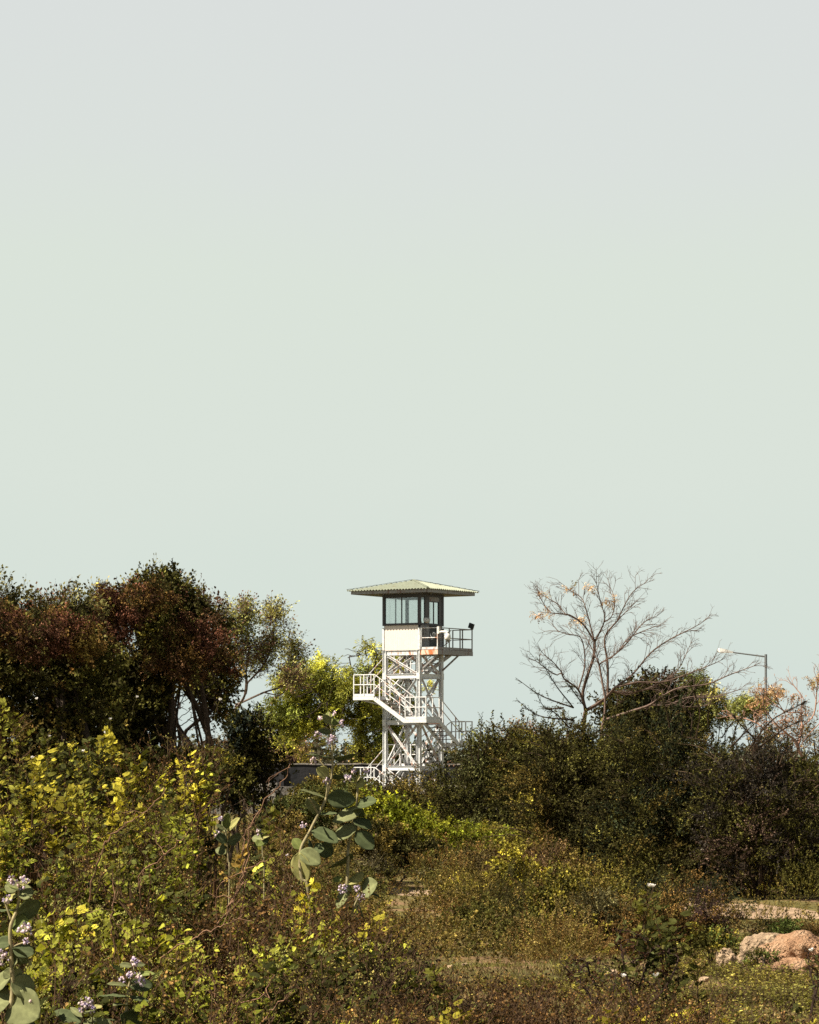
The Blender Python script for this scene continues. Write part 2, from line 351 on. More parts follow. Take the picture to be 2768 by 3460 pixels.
def sill(k):
    a = RA(); box(a, (0, -CH + .0, zs + .03), (1.9, .12, .06)); a.turn(k).build('window_sill', DGREY, cabin); a = RA(); box(a, (0, -CH + .05, zt_ - .09), (1.9, .08, .18)); a.turn(k).build('window_head', DGREY, cabin)
def window(k, x0, x1, z0, z1, nm=2):
    a = RA(); w = .045; y = -CH + .06
    for x in np.linspace(x0, x1, nm + 1): box(a, (x, y, (z0 + z1) / 2), (w, .05, z1 - z0))
    box(a, ((x0 + x1) / 2, y, z0 + w / 2), (x1 - x0 - w, .046, w)); box(a, ((x0 + x1) / 2, y, z1 - w / 2), (x1 - x0 - w, .046, w))
    f_ = a.turn(k).build('window', DGREY, cabin)
    g_ = RA(); box(g_, ((x0 + x1) / 2, y, (z0 + z1) / 2), (x1 - x0 - w - .004, .006, z1 - z0 - 2 * w)); g_.turn(k).build('glass_pane', GLASS, f_)
for k in (0, 1, 2, 3): sill(k)
for k in (0, 2, 3): window(k, -.93, .93, zs + .06, zt_ - .18, 2)
window(1, -.93, -.56, zs + .06, zt_ - .18, 1)
panel(1, -.56, -.19, zs, zt_ - .18, DGREY, False, 'door_post')
panel(1, .66, .93, zs, zt_ - .18, DGREY, False, 'door_post')
panel(1, -.185, .655, zz(8.0), zt_ - .18, GREY, False, 'header_panel')
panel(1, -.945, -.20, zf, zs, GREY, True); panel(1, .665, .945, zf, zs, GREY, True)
window(1, -.18, .65, zs + .06, zz(8.0), 2)
a = RA(); box(a, (.235, -CH + .10, (zf + zs) / 2), (.82, .04, zs - zf - .02)); dr = a.turn(1).build('door', DARK, cabin)
a = RA(); box(a, (-.10, -CH + .07, zf + .98), (.03, .05, .14)); a.turn(1).build('door_handle', GALV, dr)
a = Acc(); box(a, (0, 0, zt_ + .01), (2 * CH - .02, 2 * CH - .02, .03)); a.build('cabin_ceiling', DGREY, cabin)
# roof ------------------------------------------------------------
RR, ZE, ZA = 2.27, zz(8.50), zz(9.03)
nw = 27 * 4
xs = np.linspace(-RR, RR, nw + 1); wave = .028 * np.clip(np.cos(np.arange(nw + 1) / 4 * 2 * PI) * 1.6, -1, 1)
def rt(x, y, k):
    c, s_ = [(1,0),(0,1),(-1,0),(0,-1)][k]; return x * c - y * s_, x * s_ + y * c
rs = Acc()
for k in range(4):
    rows = 10; V = []
    for j in range(rows + 1):
        for i, x in enumerate(xs):
            yo, yi = -RR - .03, -min(RR, abs(x) + .0); y = yo + (yi - yo) * j / rows
            z = ZE + (ZA - ZE) * (1 - abs(y) / RR) + wave[i] + .004 * math.sin(x * 5 + k)
            X_, Y_ = rt(x, y, k); V.append((X_, Y_, z))
    idx = np.arange((rows + 1) * (nw + 1)).reshape(rows + 1, nw + 1)
    rs.add(V, [np.stack([idx[:-1, :-1], idx[:-1, 1:], idx[1:, 1:], idx[1:, :-1]], -1).reshape(-1, 4)], (1, 1, 1))
roof = rs.build('roof', ROOF, tower); md = roof.modifiers.new('thickness', 'SOLIDIFY'); md.thickness = .012
for cx, cy in CORN.values():
    a = Acc(); n = 20
    for i in range(n):
        t0, t1 = i / n, (i + .86) / n; lift = .035 + .012 * (i % 2)
        p0 = np.array([cx * RR * t0, cy * RR * t0, ZA + (ZE - ZA) * t0 + lift]); p1 = np.array([cx * RR * t1 * 1.015, cy * RR * t1 * 1.015, ZA + (ZE - ZA) * t1 + lift])
        bar(a, p0, p1, .10, .02 if not (i in (3, 9)) else .012)
    a.build('ridge_cap', CAP if (cx, cy) != (1, -1) else ROOF, roof)
for k in range(4):
    a = RA(); box(a, (0, -RR + .14, ZE - .11), (2 * RR - .28 - (.05 if k % 2 else 0), .045, .15)); a.turn(k).build('fascia', GREY, roof)
    a = RA()
    for x in np.linspace(-1.9, 1.9, 9): bar(a, (x, -RR + .17, ZE - .10), (x, -max(abs(x), .1), ZE - .10 + (RR - max(abs(x), .1)) * .2), .05, .08)
    a.turn(k).build('rafter', DGREY, roof)
a = Acc(); box(a, (0, 0, ZE - .185), (2 * RR - .34, 2 * RR - .34, .012)); a.build('soffit', DGREY, roof)
# wires hanging from the cabin corner
a = Acc(); polytube(a, smoothpath([(1.03, -1.13, zz(6.86)), (1.10, -1.13, zz(6.6)), (1.12, -1.12, zz(6.1)), (1.10, -1.10, zz(5.7)), (1.06, -1.08, zz(5.3)), (1.08, -1.08, zz(4.2)), (1.07, -1.08, zz(2.4))], 6), .010, (0,0,0), 5)
th = np.linspace(0, 4 * PI, 40); polytube(a, np.stack([np.full(40, 1.11), -.72 + .13 * np.cos(th), zz(6.55) + .15 * np.sin(th)], 1), .009, (0, 0, 0), 5); a.build('cable', DARK, tower)

def tw(x, y, z):                                     # tower-local (z eye-relative) -> world
    return (TX + x * ca + y * sa, TD - x * sa + y * ca, EYE + z)
# floodlights, camera (each a thing of its own)
def lamp_bowl(r0, r1, dep, n=16):
    a = Acc(); V = []; prof = [(0, r0 * .4), (.15, r0), (.5, (r0 + r1) / 2 * 1.08), (1, r1), (.96, r1 * .93), (.3, r0 * .7)]
    for t, r in prof:
        for i in range(n): V.append((r * math.cos(2*PI*i/n), r * math.sin(2*PI*i/n), -dep * t))
    i = np.arange(n); a.add(V, [np.concatenate([np.stack([i, (i+1)%n, (i+1)%n + n, i + n], 1) + j*n for j in range(len(prof)-1)]), np.array([list(range(n))])], (1,1,1)); return a
def searchlight(loc, rx, ry, rz, label, s=1.0, mat=GALV):
    r = empty('searchlight', loc, rz - AL); tag(r, label, 'searchlight', 'searchlights on the balcony')
    b = lamp_bowl(.06 * s, .17 * s, .24 * s).build('lamp_head', mat, r, True); b.rotation_euler = (rx, ry, 0); b.location = (0, 0, .28)
    g_ = Acc(); n = 16; g_.add([(.155*s*math.cos(2*PI*i/n), .155*s*math.sin(2*PI*i/n), -.235*s) for i in range(n)], [np.array([list(range(n))])], (1,1,1)); g_ = g_.build('lens', GLASS, b)
    a = Acc(); th = np.linspace(0, PI, 9); R_ = .2 * s
    polytube(a, np.stack([R_ * np.cos(th + PI), np.zeros(9), .28 - .0 + R_ * np.sin(th + PI)], 1), .013, (1,1,1), 6); tubes(a, [[0,0,0]], [[0,0,.28 - R_]], [.02], [.02], (1,1,1), 8); box(a, (0, 0, .01), (.12, .12, .02)); a.build('bracket', GALV, r)
searchlight(tw(1.35, -1.02, 6.72), 1.9, 0, .3, 'round galvanised searchlight standing upright on the balcony rail before the door window', 1.0, PLATE)
searchlight(tw(1.75, -1.00, 6.14), 1.2, 1.1, -.4, 'pale round searchlight below the top rail beside the white camera', 1.0, GALV)
# dark square flood light on the far rail end
r = empty('floodlight', tw(RO - .03, RO - .1, 6.70), -AL); tag(r, 'black square floodlight tilted up on the far end of the balcony rail', 'floodlight')
a = Acc(); M = np.array([[1,0,0],[0,math.cos(.9),-math.sin(.9)],[0,math.sin(.9),math.cos(.9)]]); box(a, (0, 0, .17), (.27, .09, .25), M=np.array([[math.cos(.35),0,math.sin(.35)],[0,1,0],[-math.sin(.35),0,math.cos(.35)]]))
for i in range(5): box(a, (-.09 + .045 * i, .065, .17), (.010, .05, .19))
a.build('lamp_head', DARK, r); a = Acc(); box(a, (0, 0, .03), (.06, .06, .08)); box(a, (0, .0, .0), (.2, .05, .02)); a.build('bracket', DARK, r)
r = empty('security_camera', tw(RO + .0, -1.04, 6.55), -AL); tag(r, 'white dome security camera on an arm from the balcony corner post', 'camera')
a = Acc(); box(a, (.03, 0, .02), (.10, .14, .34)); a.build('junction_box', PLATE, r)
a = Acc(); polytube(a, [(.06, 0, -.10), (.20, 0, -.06), (.42, .02, -.07), (.50, .02, -.10), (.52, .02, -.17)], [.05, .05, .055, .06, .06], (1,1,1), 10); a.build('arm', PLATE, r, True)
a = Acc(); V = []; n = 16; prof = [(.06, -.15), (.13, -.20), (.15, -.30), (.145, -.42), (.12, -.44)]
for rr, z in prof:
    for i in range(n): V.append((.52 + rr * math.cos(2*PI*i/n), .02 + rr * math.sin(2*PI*i/n), z))
i = np.arange(n); a.add(V, [np.concatenate([np.stack([i, (i+1)%n, (i+1)%n+n, i+n], 1) + j*n for j in range(len(prof)-1)])], (1,1,1)); a.build('housing', PLATE, r, True)
a = Acc(); V = []
for j in range(5):
    ph = j / 4 * PI / 2
    for i in range(n): V.append((.52 + .115 * math.cos(ph) * math.cos(2*PI*i/n), .02 + .115 * math.cos(ph) * math.sin(2*PI*i/n), -.44 - .115 * math.sin(ph)))
i = np.arange(n); a.add(V, [np.concatenate([np.stack([i, (i+1)%n, (i+1)%n+n, i+n], 1) + j*n for j in range(4)])], (1,1,1)); a.build('dome', GALV, r, True)

# ------------------------------------------------------------------ walls, lamp, far things
def wall(name, p0, p1, ztop, zbot, th, mat, label, capmat=None, piers=0):
    p0 = np.array(p0, float); p1 = np.array(p1, float); L_ = np.linalg.norm(p1 - p0); an = math.atan2(p1[1]-p0[1], p1[0]-p0[0])
    r = empty(name, (*(p0 + p1) / 2, EYE + zbot), an); tag(r, label, 'wall')
    h = ztop - zbot; n = max(2, int(L_ / .5)); a = Acc(); V = []
    e = np.linspace(-L_/2, L_/2, n + 1); ztops = h + .02 * np.sin(e * 2.1) + .012 * np.sin(e * 5.7)
    for i, x in enumerate(e):
        for y, z in ((-th/2, 0), (th/2, 0), (th/2, ztops[i]), (-th/2, ztops[i])): V.append((x, y, z))
    f = [[4*i + q, 4*i + (q+1) % 4, 4*i + 4 + (q+1) % 4, 4*i + 4 + q] for i in range(n) for q in range(4)] + [[0,3,2,1], [4*n, 4*n+1, 4*n+2, 4*n+3]]
    a.add(V, [np.array(f)], (1,1,1)); a.build('wall_face', mat, r)
    if capmat:
        a = Acc()
        for i in range(n): bar(a, (e[i] + .003, 0, ztops[i] + .035), (e[i+1] - .003, 0, ztops[i+1] + .035), th + .1, .07)
        a.build('coping', capmat, r)
    for i in range(piers):
        a = Acc(); box(a, (-L_/2 + (i + .5) * L_ / piers, -th/2 - .08, h/2 - .02), (.3, .16, h - .05)); a.build('pier', mat, r)
    return r
wall('boundary_wall', (-17, 171), (16, 168.5), .24, -2.0, .3, BCONC, 'long soot black boundary wall with pale coping behind the white watchtower', CONC, 8)
wall('retaining_wall', (-9.3, 150), (-3.2, 150.6), -.80, -2.1, .35, CONC, 'low weathered concrete wall in front of the black wall, overgrown with creeper', None, 3)
wall('foundation_wall', (-2.4, 151.4), (4.5, 151.0), -.74, -2.2, .4, CONC, 'grey concrete base wall right at the foot of the watchtower')
b = W(914, 2700, 149.5); wall('concrete_block', (b[0] - .7, 149.3), (b[0] + .35, 149.2), -.62, -2.1, .5, CONC, 'stained square concrete block left of the low retaining wall')
# street lamp
LD = 165.; lp = W(2588, 2600, LD); base = (lp[0], LD, EYE - 1.95)
r = empty('street_lamp', base); tag(r, 'tall grey street lamp with one long arm and white head, behind the bare tree', 'street lamp')
zt = (HY - 2211) / F * LD + 1.95
a = Acc(); polytube(a, [(0,0,0), (0,0,zt*.5), (0,0,zt - .5)], [.085, .075, .06], (1,1,1), 10); box(a, (0,0,.02), (.35,.35,.04)); a.build('pole', GALV, r)
a = Acc(); polytube(a, [(0,0,zt - .55), (0,0,zt)], .072, (1,1,1), 10); tubes(a, [[0,0,zt-.56]], [[0,0,zt-.48]], [.085], [.085], (1,1,1), 10); a.build('collar', GALV, r)
dx = (2472 - 2588) / F * LD; dz = (2204 - 2219) / F * LD * -1
a = Acc(); polytube(a, [(0,0,zt-.12), (dx*.5,0,zt - .12 + dz*.5), (dx,0,zt-.12+dz)], [.04,.036,.034], (1,1,1), 8); a.build('arm', GALV, r)
d_ = norm(np.array([dx, 0, dz * 1.1])); a = Acc(); p = np.array([dx,0,zt-.12+dz]); V = []
for t, w, h in ((-.08,.06,.06),(.1,.10,.09),(.35,.17,.14),(.62,.19,.15),(.70,.13,.08)):
    c = p + d_ * t; V += [(c[0], -w, c[2] - h*.6), (c[0], w, c[2] - h*.6), (c[0], w*.7, c[2] + h*.8), (c[0], -w*.7, c[2] + h*.8)]
f = [[4*i+q, 4*i+(q+1)%4, 4*i+4+(q+1)%4, 4*i+4+q] for i in range(4) for q in range(4)] + [[0,3,2,1],[16,17,18,19]]
a.add(V, [np.array(f)], (1,1,1)); hd = a.build('lamp_head', PLATE, r)

# ------------------------------------------------------------------ leaf and plant templates
def T(V, faces, mult=None, flag=None):
    V = np.array(V, float); n = len(V)
    return (V, [np.array(f) for f in faces], np.ones(n) if mult is None else np.array(mult, float), np.zeros(n) if flag is None else np.array(flag))
class TB:                                            # template builder
    def __init__(s): s.V=[]; s.q=[]; s.t=[]; s.m=[]; s.f=[]; s.n=0
    def add(s, V, quads=(), tris=(), mult=1., flag=0):
        V = np.asarray(V, float); s.V.append(V); s.q += [np.asarray(f) + s.n for f in quads]; s.t += [np.asarray(f) + s.n for f in tris]
        s.m.append(np.full(len(V), mult) if np.isscalar(mult) else np.asarray(mult)); s.f.append(np.full(len(V), flag)); s.n += len(V)
    def stem(s, A, B, ra, rb, k=3, mult=1.):
        A = np.array(A, float); B = np.array(B, float); d = norm(B - A); u = np.cross(d, [0,0,1.] if abs(d[2]) < .9 else [1.,0,0]); u = norm(u); v = np.cross(d, u)
        an = np.arange(k) / k * 2 * PI; ring = np.cos(an)[:, None] * u + np.sin(an)[:, None] * v
        s.add(np.concatenate([A + ring * ra, B + ring * rb]), [[i, (i+1) % k, (i+1) % k + k, i + k] for i in range(k)], (), mult, 1)
    def leaf(s, shape, P, D, N, L, wid=1., mult=1., flag=0):
        V, q, t = shape; D = norm(np.array(D, float)); N = np.array(N, float) + 1e-4; S = norm(np.cross(D, N)); N = np.cross(S, D)
        s.add(np.array(P) + (V[:, 0:1] * wid * S + V[:, 1:2] * D + V[:, 2:3] * N) * L, q, t, mult, flag)
    def get(s): 
        fs = []
        if s.q: fs.append(np.array(s.q))
        if s.t: fs.append(np.array(s.t))
        mm = np.concatenate(s.m); return (np.concatenate(s.V), fs, np.where(np.concatenate(s.f) == 1, mm, mm ** 2.0 * .88), np.concatenate(s.f))  # random leaf tones pushed apart, lit and shaded contrast put into the colour
DIA = (np.array([[0,0,0],[.26,.42,.05],[0,1,-.03],[-.26,.42,.05]]), [[0,1,2,3]], [])
OVAL = (np.array([[0,0,0],[.22,.2,.04],[.30,.5,.07],[.16,.82,.02],[0,1,-.08],[-.16,.82,.02],[-.30,.5,.07],[-.22,.2,.04],[0,.5,-.02]]), [[0,1,2,8],[8,2,3,4],[0,8,6,7],[8,4,5,6]], [])
_t = []
def toothed():
    L_ = [(.04,0),(.05,.12),(.20,.20),(.19,.28),(.33,.38),(.26,.46),(.36,.56),(.25,.62),(.28,.74),(.14,.80),(.12,.90),(0,1.02)]
    V = [(0,0,0),(0,.3,-.02),(0,.6,-.03),(0,1.02,-.14)]; R = [(x, y, .10*abs(x)*3 - .1*y*y) for x, y in L_[:-1]]; V += R; V += [(-x, y, z) for x, y, z in R]
    nR = len(R); q = []; t = []
    def side(o, flip):
        seq = [0+o+i for i in range(nR)]; mid = [0]*2 + [1]*4 + [2]*4 + [3]
        for i in range(nR - 1):
            a_, b_ = seq[i] + 4, seq[i+1] + 4; m0, m1 = mid[i], mid[i+1]
            if m0 == m1: t.append([a_, b_, m0] if not flip else [b_, a_, m0])
            else: q.append([a_, b_, m1, m0] if not flip else [b_, a_, m0, m1])
    side(0, False); side(nR, True); return (np.array(V), q, t)
TOOTH = toothed()
def fernleaf(nl=7):
    V = [(0,0,0)]; t = []; V += [(.012,0,0),(0,1,-.12),(-.012,0,0)]; t.append([1,2,3])
    for i in range(nl):
        y = .22 + .7 * i / nl; ln = .42 * (1 - .6 * abs(i / nl - .35)); 
        for s_ in (1, -1):
            b_ = len(V); V += [(0, y, -.1*y*y), (s_*ln, y + .24, .05), (s_*ln*.45, y + .02, .03), (s_*ln*.5, y + .15, .04), (0, y + .05, -.1*y*y), (s_*ln*.85, y + .08, .04)]
            t += [[b_, b_+2, b_+4], [b_+2, b_+1, b_+4], [b_+2, b_+5, b_+1], [b_+4, b_+1, b_+3]]
    return (np.array(V), [], t)
FERN = fernleaf()
R = random.Random(5)
def rv(s=1): return np.array([R.gauss(0, s), R.gauss(0, s), R.gauss(0, s)])
# sprays for tree crowns (unit length ~1, grow along +y, normal z)
def spray(kind, seed):
    R.seed(seed); b = TB(); 
    if kind == 'broad':
        b.stem((0,0,0), (.05,.9,.0), .012, .005)
        for i in range(9):
            y = .15 + .85 * i / 9; a_ = R.uniform(0, 6.28); D = np.array([math.cos(a_), .5, math.sin(a_) + .1]); b.leaf(DIA, (0, y, 0), D, rv() + [0,0,1.5], R.uniform(.2,.36), 1.5, R.uniform(.65, 1.35))
    if kind == 'fine':                               # thorn-bush: long shoot, many tiny leaflets
        b.stem((0,0,0), (.0,1,.04), .010, .004)
        for i in range(17):
            y = .05 + .95 * i / 17; a_ = R.uniform(0, 6.28); D = np.array([math.cos(a_), .6, math.sin(a_)]); b.leaf(DIA, (0, y, .04*y) , D, rv() + [0,0,1], R.uniform(.09,.18), 1.5, R.uniform(.6, 1.45))
    if kind == 'pinn':                               # drooping compound leaves
        for j in range(4):
            a_ = j * 1.6 + R.uniform(0, 1); tip = np.array([math.cos(a_) * .6, .55 + R.uniform(-.2,.3), math.sin(a_) * .6 - .25]); b.stem((0,0,0), tip, .008, .004)
            for i in range(6):
                P = tip * (.25 + .75 * i / 6); sgn = 1 if i % 2 else -1; side = norm(np.cross(tip, [0,0,1.])); b.leaf(DIA, P, side * sgn + norm(tip) * .5 + [0,0,-.5], rv(.4) + [0,0,1], R.uniform(.22,.34), .8, R.uniform(.7, 1.35))
    if kind == 'sparse':
        b.stem((0,0,0), (0,1,.1), .012, .004); b.stem((0,.4,.03), (.3,.8,.15), .007, .003); b.stem((0,.3,.03), (-.25,.7,-.1), .007, .003)
        for P in ((0,1,.1),(.3,.8,.15),(-.25,.7,-.1),(.15,.6,.1),(0,.6,0)): b.leaf(DIA, P, rv() + [0,.6,-.2], rv() + [0,0,1], R.uniform(.14,.26), 1.4, R.uniform(.65, 1.4))
    if kind == 'vine':                               # shaggy hanging creeper
        for j in range(5):
            P0 = rv(.22); tip = P0 + [R.gauss(0,.1), R.uniform(.1,.5), R.uniform(-.5,.1)]; b.stem(P0, tip, .008, .003)
            for i in range(5): b.leaf(DIA, P0 + (tip - P0) * (i + .5) / 5, rv(), rv() + [0,0,1], R.uniform(.12,.22), 1.5, R.uniform(.6, 1.4))
    return b.get()
SPR = {k: [spray(k, i * 7 + 1) for i in range(4)] for k in ('broad', 'fine', 'pinn', 'sparse', 'vine')}

def put_sprays(acc, kind, P, D, size, col, up=None, twig=(.07, .05, .035)):
    n = len(P); M = frames(D, (rng.normal(size=(n, 3)) * .5 + [-.55, -.38, .75]) if up is None else up) * size[:, None, None]
    which = rng.integers(0, 4, n)
    for w in range(4):
        m = which == w; acc.inst(SPR[kind][w], M[m], P[m], col[m], twig)
def palette(P, cols, wts, s=.8, seed=0, jit=.36):     # clumpy colour choice, random tone spread widened to imitate sun and shade
    cols = np.array(cols, float); nz = np.stack([noise3(P, s * (1 + .2 * i), seed + i) for i in range(len(cols))], 1) + np.log(np.array(wts))[None] * .8 + rng.normal(size=(len(P), len(cols))) * .45
    c = cols[np.argmax(nz, 1)]; return c * .84 * np.exp(rng.normal(size=(len(P), 1)) * jit)

# ------------------------------------------------------------------ branching skeleton (space colonisation)
def colonize(nodes, par, att, step, infl, kill, iters=90, grav=(0, 0, .0), jit=.15):
    nodes = [np.array(p, float) for p in nodes]; par = list(par); att = np.array(att, float)
    d = np.linalg.norm(att[:, None] - np.array(nodes)[None], axis=2); near = d.argmin(1); dist = d.min(1)
    for it in range(iters):
        act = (dist < infl)
        if not act.any(): break
        N_ = np.array(nodes); v = norm(att[act] - N_[near[act]]); acc_ = {}
        u, inv = np.unique(near[act], return_inverse=True); S_ = np.zeros((len(u), 3)); np.add.at(S_, inv, v)
        S_ = norm(norm(S_) + rng.normal(size=S_.shape) * jit + np.array(grav)); new = N_[u] + S_ * step
        dd = np.linalg.norm(att[:, None] - new[None], axis=2); nn = dd.argmin(1); nd = dd.min(1); 
        base_i = len(nodes); nodes += list(new); par += list(u)
        m = nd < dist; near = np.where(m, base_i + nn, near); dist = np.where(m, nd, dist)
        keep = dist > kill; att, near, dist = att[keep], near[keep], dist[keep]
        if len(att) == 0 or len(nodes) > 14000: break
    return np.array(nodes), np.array(par)
def radii(nodes, par, r0, p=2.3, rmax=None):
    n = len(nodes); r = np.full(n, 0.); kids = np.zeros(n, int); s_ = np.zeros(n)
    for i in range(n - 1, -1, -1):
        ri = r0 if s_[i] == 0 else s_[i] ** (1 / p); r[i] = ri
        if par[i] >= 0: s_[par[i]] += ri ** p; kids[par[i]] += 1
    if rmax: r = np.minimum(r, rmax * np.ones(n))
    return r, kids
def guide_nodes(limbs, step):                         # limbs: list of world polylines; each starts on an earlier one
    nodes = []; par = []
    for L_ in limbs:
        P = smoothpath(L_, 6); seg = np.linalg.norm(np.diff(P, axis=0), axis=1); t = np.concatenate([[0], np.cumsum(seg)]); m = max(2, int(t[-1] / step)); 
        Q = np.stack([np.interp(np.linspace(0, t[-1], m + 1), t, P[:, i]) for i in range(3)], 1)
        if not nodes: nodes.append(Q[0]); par.append(-1); last = 0
        else:
            d = np.linalg.norm((np.array(nodes) - Q[0]) * [1, .25, 1], axis=1); last = int(d.argmin())
        for q in Q[1:]: nodes.append(q); par.append(last); last = len(nodes) - 1
    return nodes, par
def ramify(G_, natt, half, bend0=.05, dep0=2, h0=1.9):
    nd, pr = guide_nodes(G_, .13); nd = list(nd); pr = list(pr)
    kids0 = np.bincount([p for p in pr if p >= 0], minlength=len(nd)); ax = norm(np.array([.12, 0, 1.]))
    def grow(i, D, L_, dep):
        m = max(2, int(L_ / .11)); D = norm(D); j = i; out = []
        bend = norm(rng.normal(size=3)) * .05
        for q in range(m):
            D = norm(D + bend + rng.normal(size=3) * .055 + [0.014, 0, .016]); nd.append(nd[j] + D * (L_ / m)); pr.append(j); j = len(nd) - 1; out.append((j, D))
        if dep > 0:
            for q in range(int(rng.integers(2, 5)) if L_ > .35 else 2):
                jj, DD = out[int(m * rng.uniform(.2, .95))]; s_ = norm(np.cross(DD, norm(rng.normal(size=3) * [.6, 1, .6]))); a_ = rng.uniform(.35, .85)
                grow(jj, DD * math.cos(a_) + s_ * math.sin(a_), L_ * rng.uniform(.35, .62), dep - 1)
    ng = len(nd)
    for i in range(8, ng):
        if pr[i] < 0: continue
        tip = kids0[i] == 0; D = norm(nd[i] - nd[pr[i]]); hgt = np.linalg.norm(nd[i] - nd[0])
        if hgt < h0 and not tip: continue
        if tip or rng.random() < natt / 1000. * .42:
            for q in range(3 if tip else 1):
                s_ = norm(np.cross(D, norm(rng.normal(size=3) * [.6, 1, .6]))); a_ = rng.uniform(.1, .45) if tip else rng.uniform(.4, .9)
                grow(i, D * math.cos(a_) + s_ * math.sin(a_) + [0, 0, .1], rng.uniform(.25, .66) * (half / 2.2), dep0)
    return np.array(nd), np.array(pr)
def in_poly(x, y, poly):
    poly = np.array(poly, float); ins = np.zeros(len(x), bool); j = len(poly) - 1
    for i in range(len(poly)):
        xi, yi = poly[i]; xj, yj = poly[j]; c = ((yi > y) != (yj > y)) & (x < (xj - xi) * (y - yi) / (yj - yi + 1e-9) + xi); ins ^= c; j = i
    return ins
def poly_points(poly, Y, half, n):                    # points filling a crown outline with real thickness
    poly = np.array(poly, float); lo, hi = poly.min(0), poly.max(0); out = []
    c = (lo + hi) / 2; h = (hi - lo) / 2
    while sum(map(len, out)) < n:
        q = rng.uniform(lo, hi, (n, 2)); q = q[in_poly(q[:, 0], q[:, 1], poly)]
        th = np.sqrt(np.clip(1.15 - (((q - c) / h) ** 2).sum(1) * .55, .1, 1)); yy = Y + rng.uniform(-1, 1, len(q)) * half * th
        out.append(np.stack([(q[:, 0] - PX0) / F * yy, yy, EYE + (HY - q[:, 1]) / F * yy], 1))
    return np.concatenate(out)[:n]
def wood(acc, nodes, par, r, col, k=5):
    m = par >= 0; A = nodes[par[m]]; B = nodes[m]; ra = np.minimum(r[par[m]], r[m] * 1.35); 
    c = np.array(col) * np.ones((m.sum(), 1)) * np.exp(rng.normal(size=(m.sum(), 1)) * .1)
    tubes(acc, A, B, ra, r[m], c, k, .6)
def c3(x, y): return (.6377 * x, 1850 + .6377 * y)
def c4(x, y): return (1600 + .6771 * x, 1850 + .6771 * y)
def c5(x, y): return (.6377 * x, 2500 + .6377 * y)
def c7(x, y): return (1800 + .5612 * x, 2600 + .5612 * y)
def c8(x, y): return (850 + x / 2.836, 2400 + y / 2.836)
def limb(cv, pts, Y, dep=0., base=None):
    n = len(pts); out = []
    for i, p in enumerate(pts):
        q = cv(*p[:2]); yy = Y + (p[2] if len(p) > 2 else dep * i / max(1, n - 1)); out.append(W(q[0], q[1], yy))
    return out
# sRGB-free albedos
GD, GM, GY, YG = (.044, .042, .014), (.095, .092, .024), (.23, .20, .036), (.36, .32, .05)
OL, BN, RB, TN, OR, PK = (.17, .13, .036), (.155, .095, .032), (.105, .046, .030), (.30, .20, .08), (.58, .32, .16), (.34, .21, .15)

def crown(acc, lobes, Y, kind, n, size, cols, wts, deep=.45, carve=-9, cs=1.2, seed=0, bump=.2, dflat=.85, upw=.5, twig=(.07,.05,.035), reach=None, per=16):
    k = Y / F; Ls = np.array([(l[0], l[1], l[2], l[3], l[4] if len(l) > 4 else 0) for l in lobes], float)
    C_ = np.array([W(l[0], l[1], Y + l[4]) for l in Ls]); S_ = np.stack([Ls[:, 2] * k, Ls[:, 2] * k * dflat, Ls[:, 3] * k], 1)
    if reach is None: reach = 2.6 if kind == 'fine' else 1.2
    w = Ls[:, 2] * Ls[:, 3]; w = w / w.sum(); nc = max(8, n // per); li = rng.choice(len(Ls), nc, p=w); d = norm(rng.normal(size=(nc, 3))); r = 1 - deep * rng.random(nc) ** 1.2
    far = rng.random(nc) < .14; r = np.where(far, 1.0 + .16 * rng.random(nc), r)
    K = C_[li] + d * r[:, None] * S_[li]; fq = 2.6 / max(.3, S_[:, 0].mean())
    K = C_[li] + (K - C_[li]) * (1 + bump * noise3(K, fq, seed + 40) + .6 * bump * noise3(K, fq * 3.1, seed + 41))[:, None]
    sd_ = norm(d + [0, 0, upw] + rng.normal(size=d.shape) * .5); ln = size * reach * rng.uniform(.5, 1.7, nc) * np.where(far, 1.3, 1.)
    m = rng.choice(nc, n); t = rng.random(n); th = (1 - .6 * t) * size * (.85 if reach < 2 else .55)
    P = K[m] + sd_[m] * (ln[m] * (t - .3))[:, None] + rng.normal(size=(n, 3)) * th[:, None] * [1, 1, .75]; P[:, 2] -= (t ** 2) * ln[m] * .25
    ok = (noise3(P, cs, seed + 60) > carve) & (P[:, 2] > ground_z(P[:, 0], P[:, 1]) + .03); P, D = P[ok], sd_[m][ok] + rng.normal(size=(int(ok.sum()), 3)) * .55; m = m[ok]
    if len(P) == 0: print('EMPTY CROWN', lobes[0]); return
    c = palette(K, cols, wts, 1.6 / max(.4, S_[:, 0].mean()), seed)[m] * np.exp(rng.normal(size=(len(P), 1)) * .34)
    put_sprays(acc, kind, P, D, size * rng.uniform(.55, 1.3, len(P)), c, twig=twig)
def limbs_to(acc, base, lobes, Y, r0, col, n=3):      # trunk forks out to the crown's lobes
    k = Y / F
    for l in lobes:
        c = W(l[0], l[1], Y + (l[4] if len(l) > 4 else 0)); mid = base + (c - base) * .5 + rng.normal(size=3) * .12 * np.linalg.norm(c - base) * [1, 1, .3]
        P = smoothpath([base + rng.normal(size=3) * [r0, r0, 0], mid, c], 5); polytube(acc, P, np.linspace(r0, r0 * .35, len(P)), col, 6)
        for _ in range(n):
            e = c + norm(rng.normal(size=3)) * np.array([l[2], l[2], l[3]]) * k * .9; q = P[rng.integers(4, len(P))]; tubes(acc, [q], [e], [r0 * .3], [r0 * .08], col, 4)
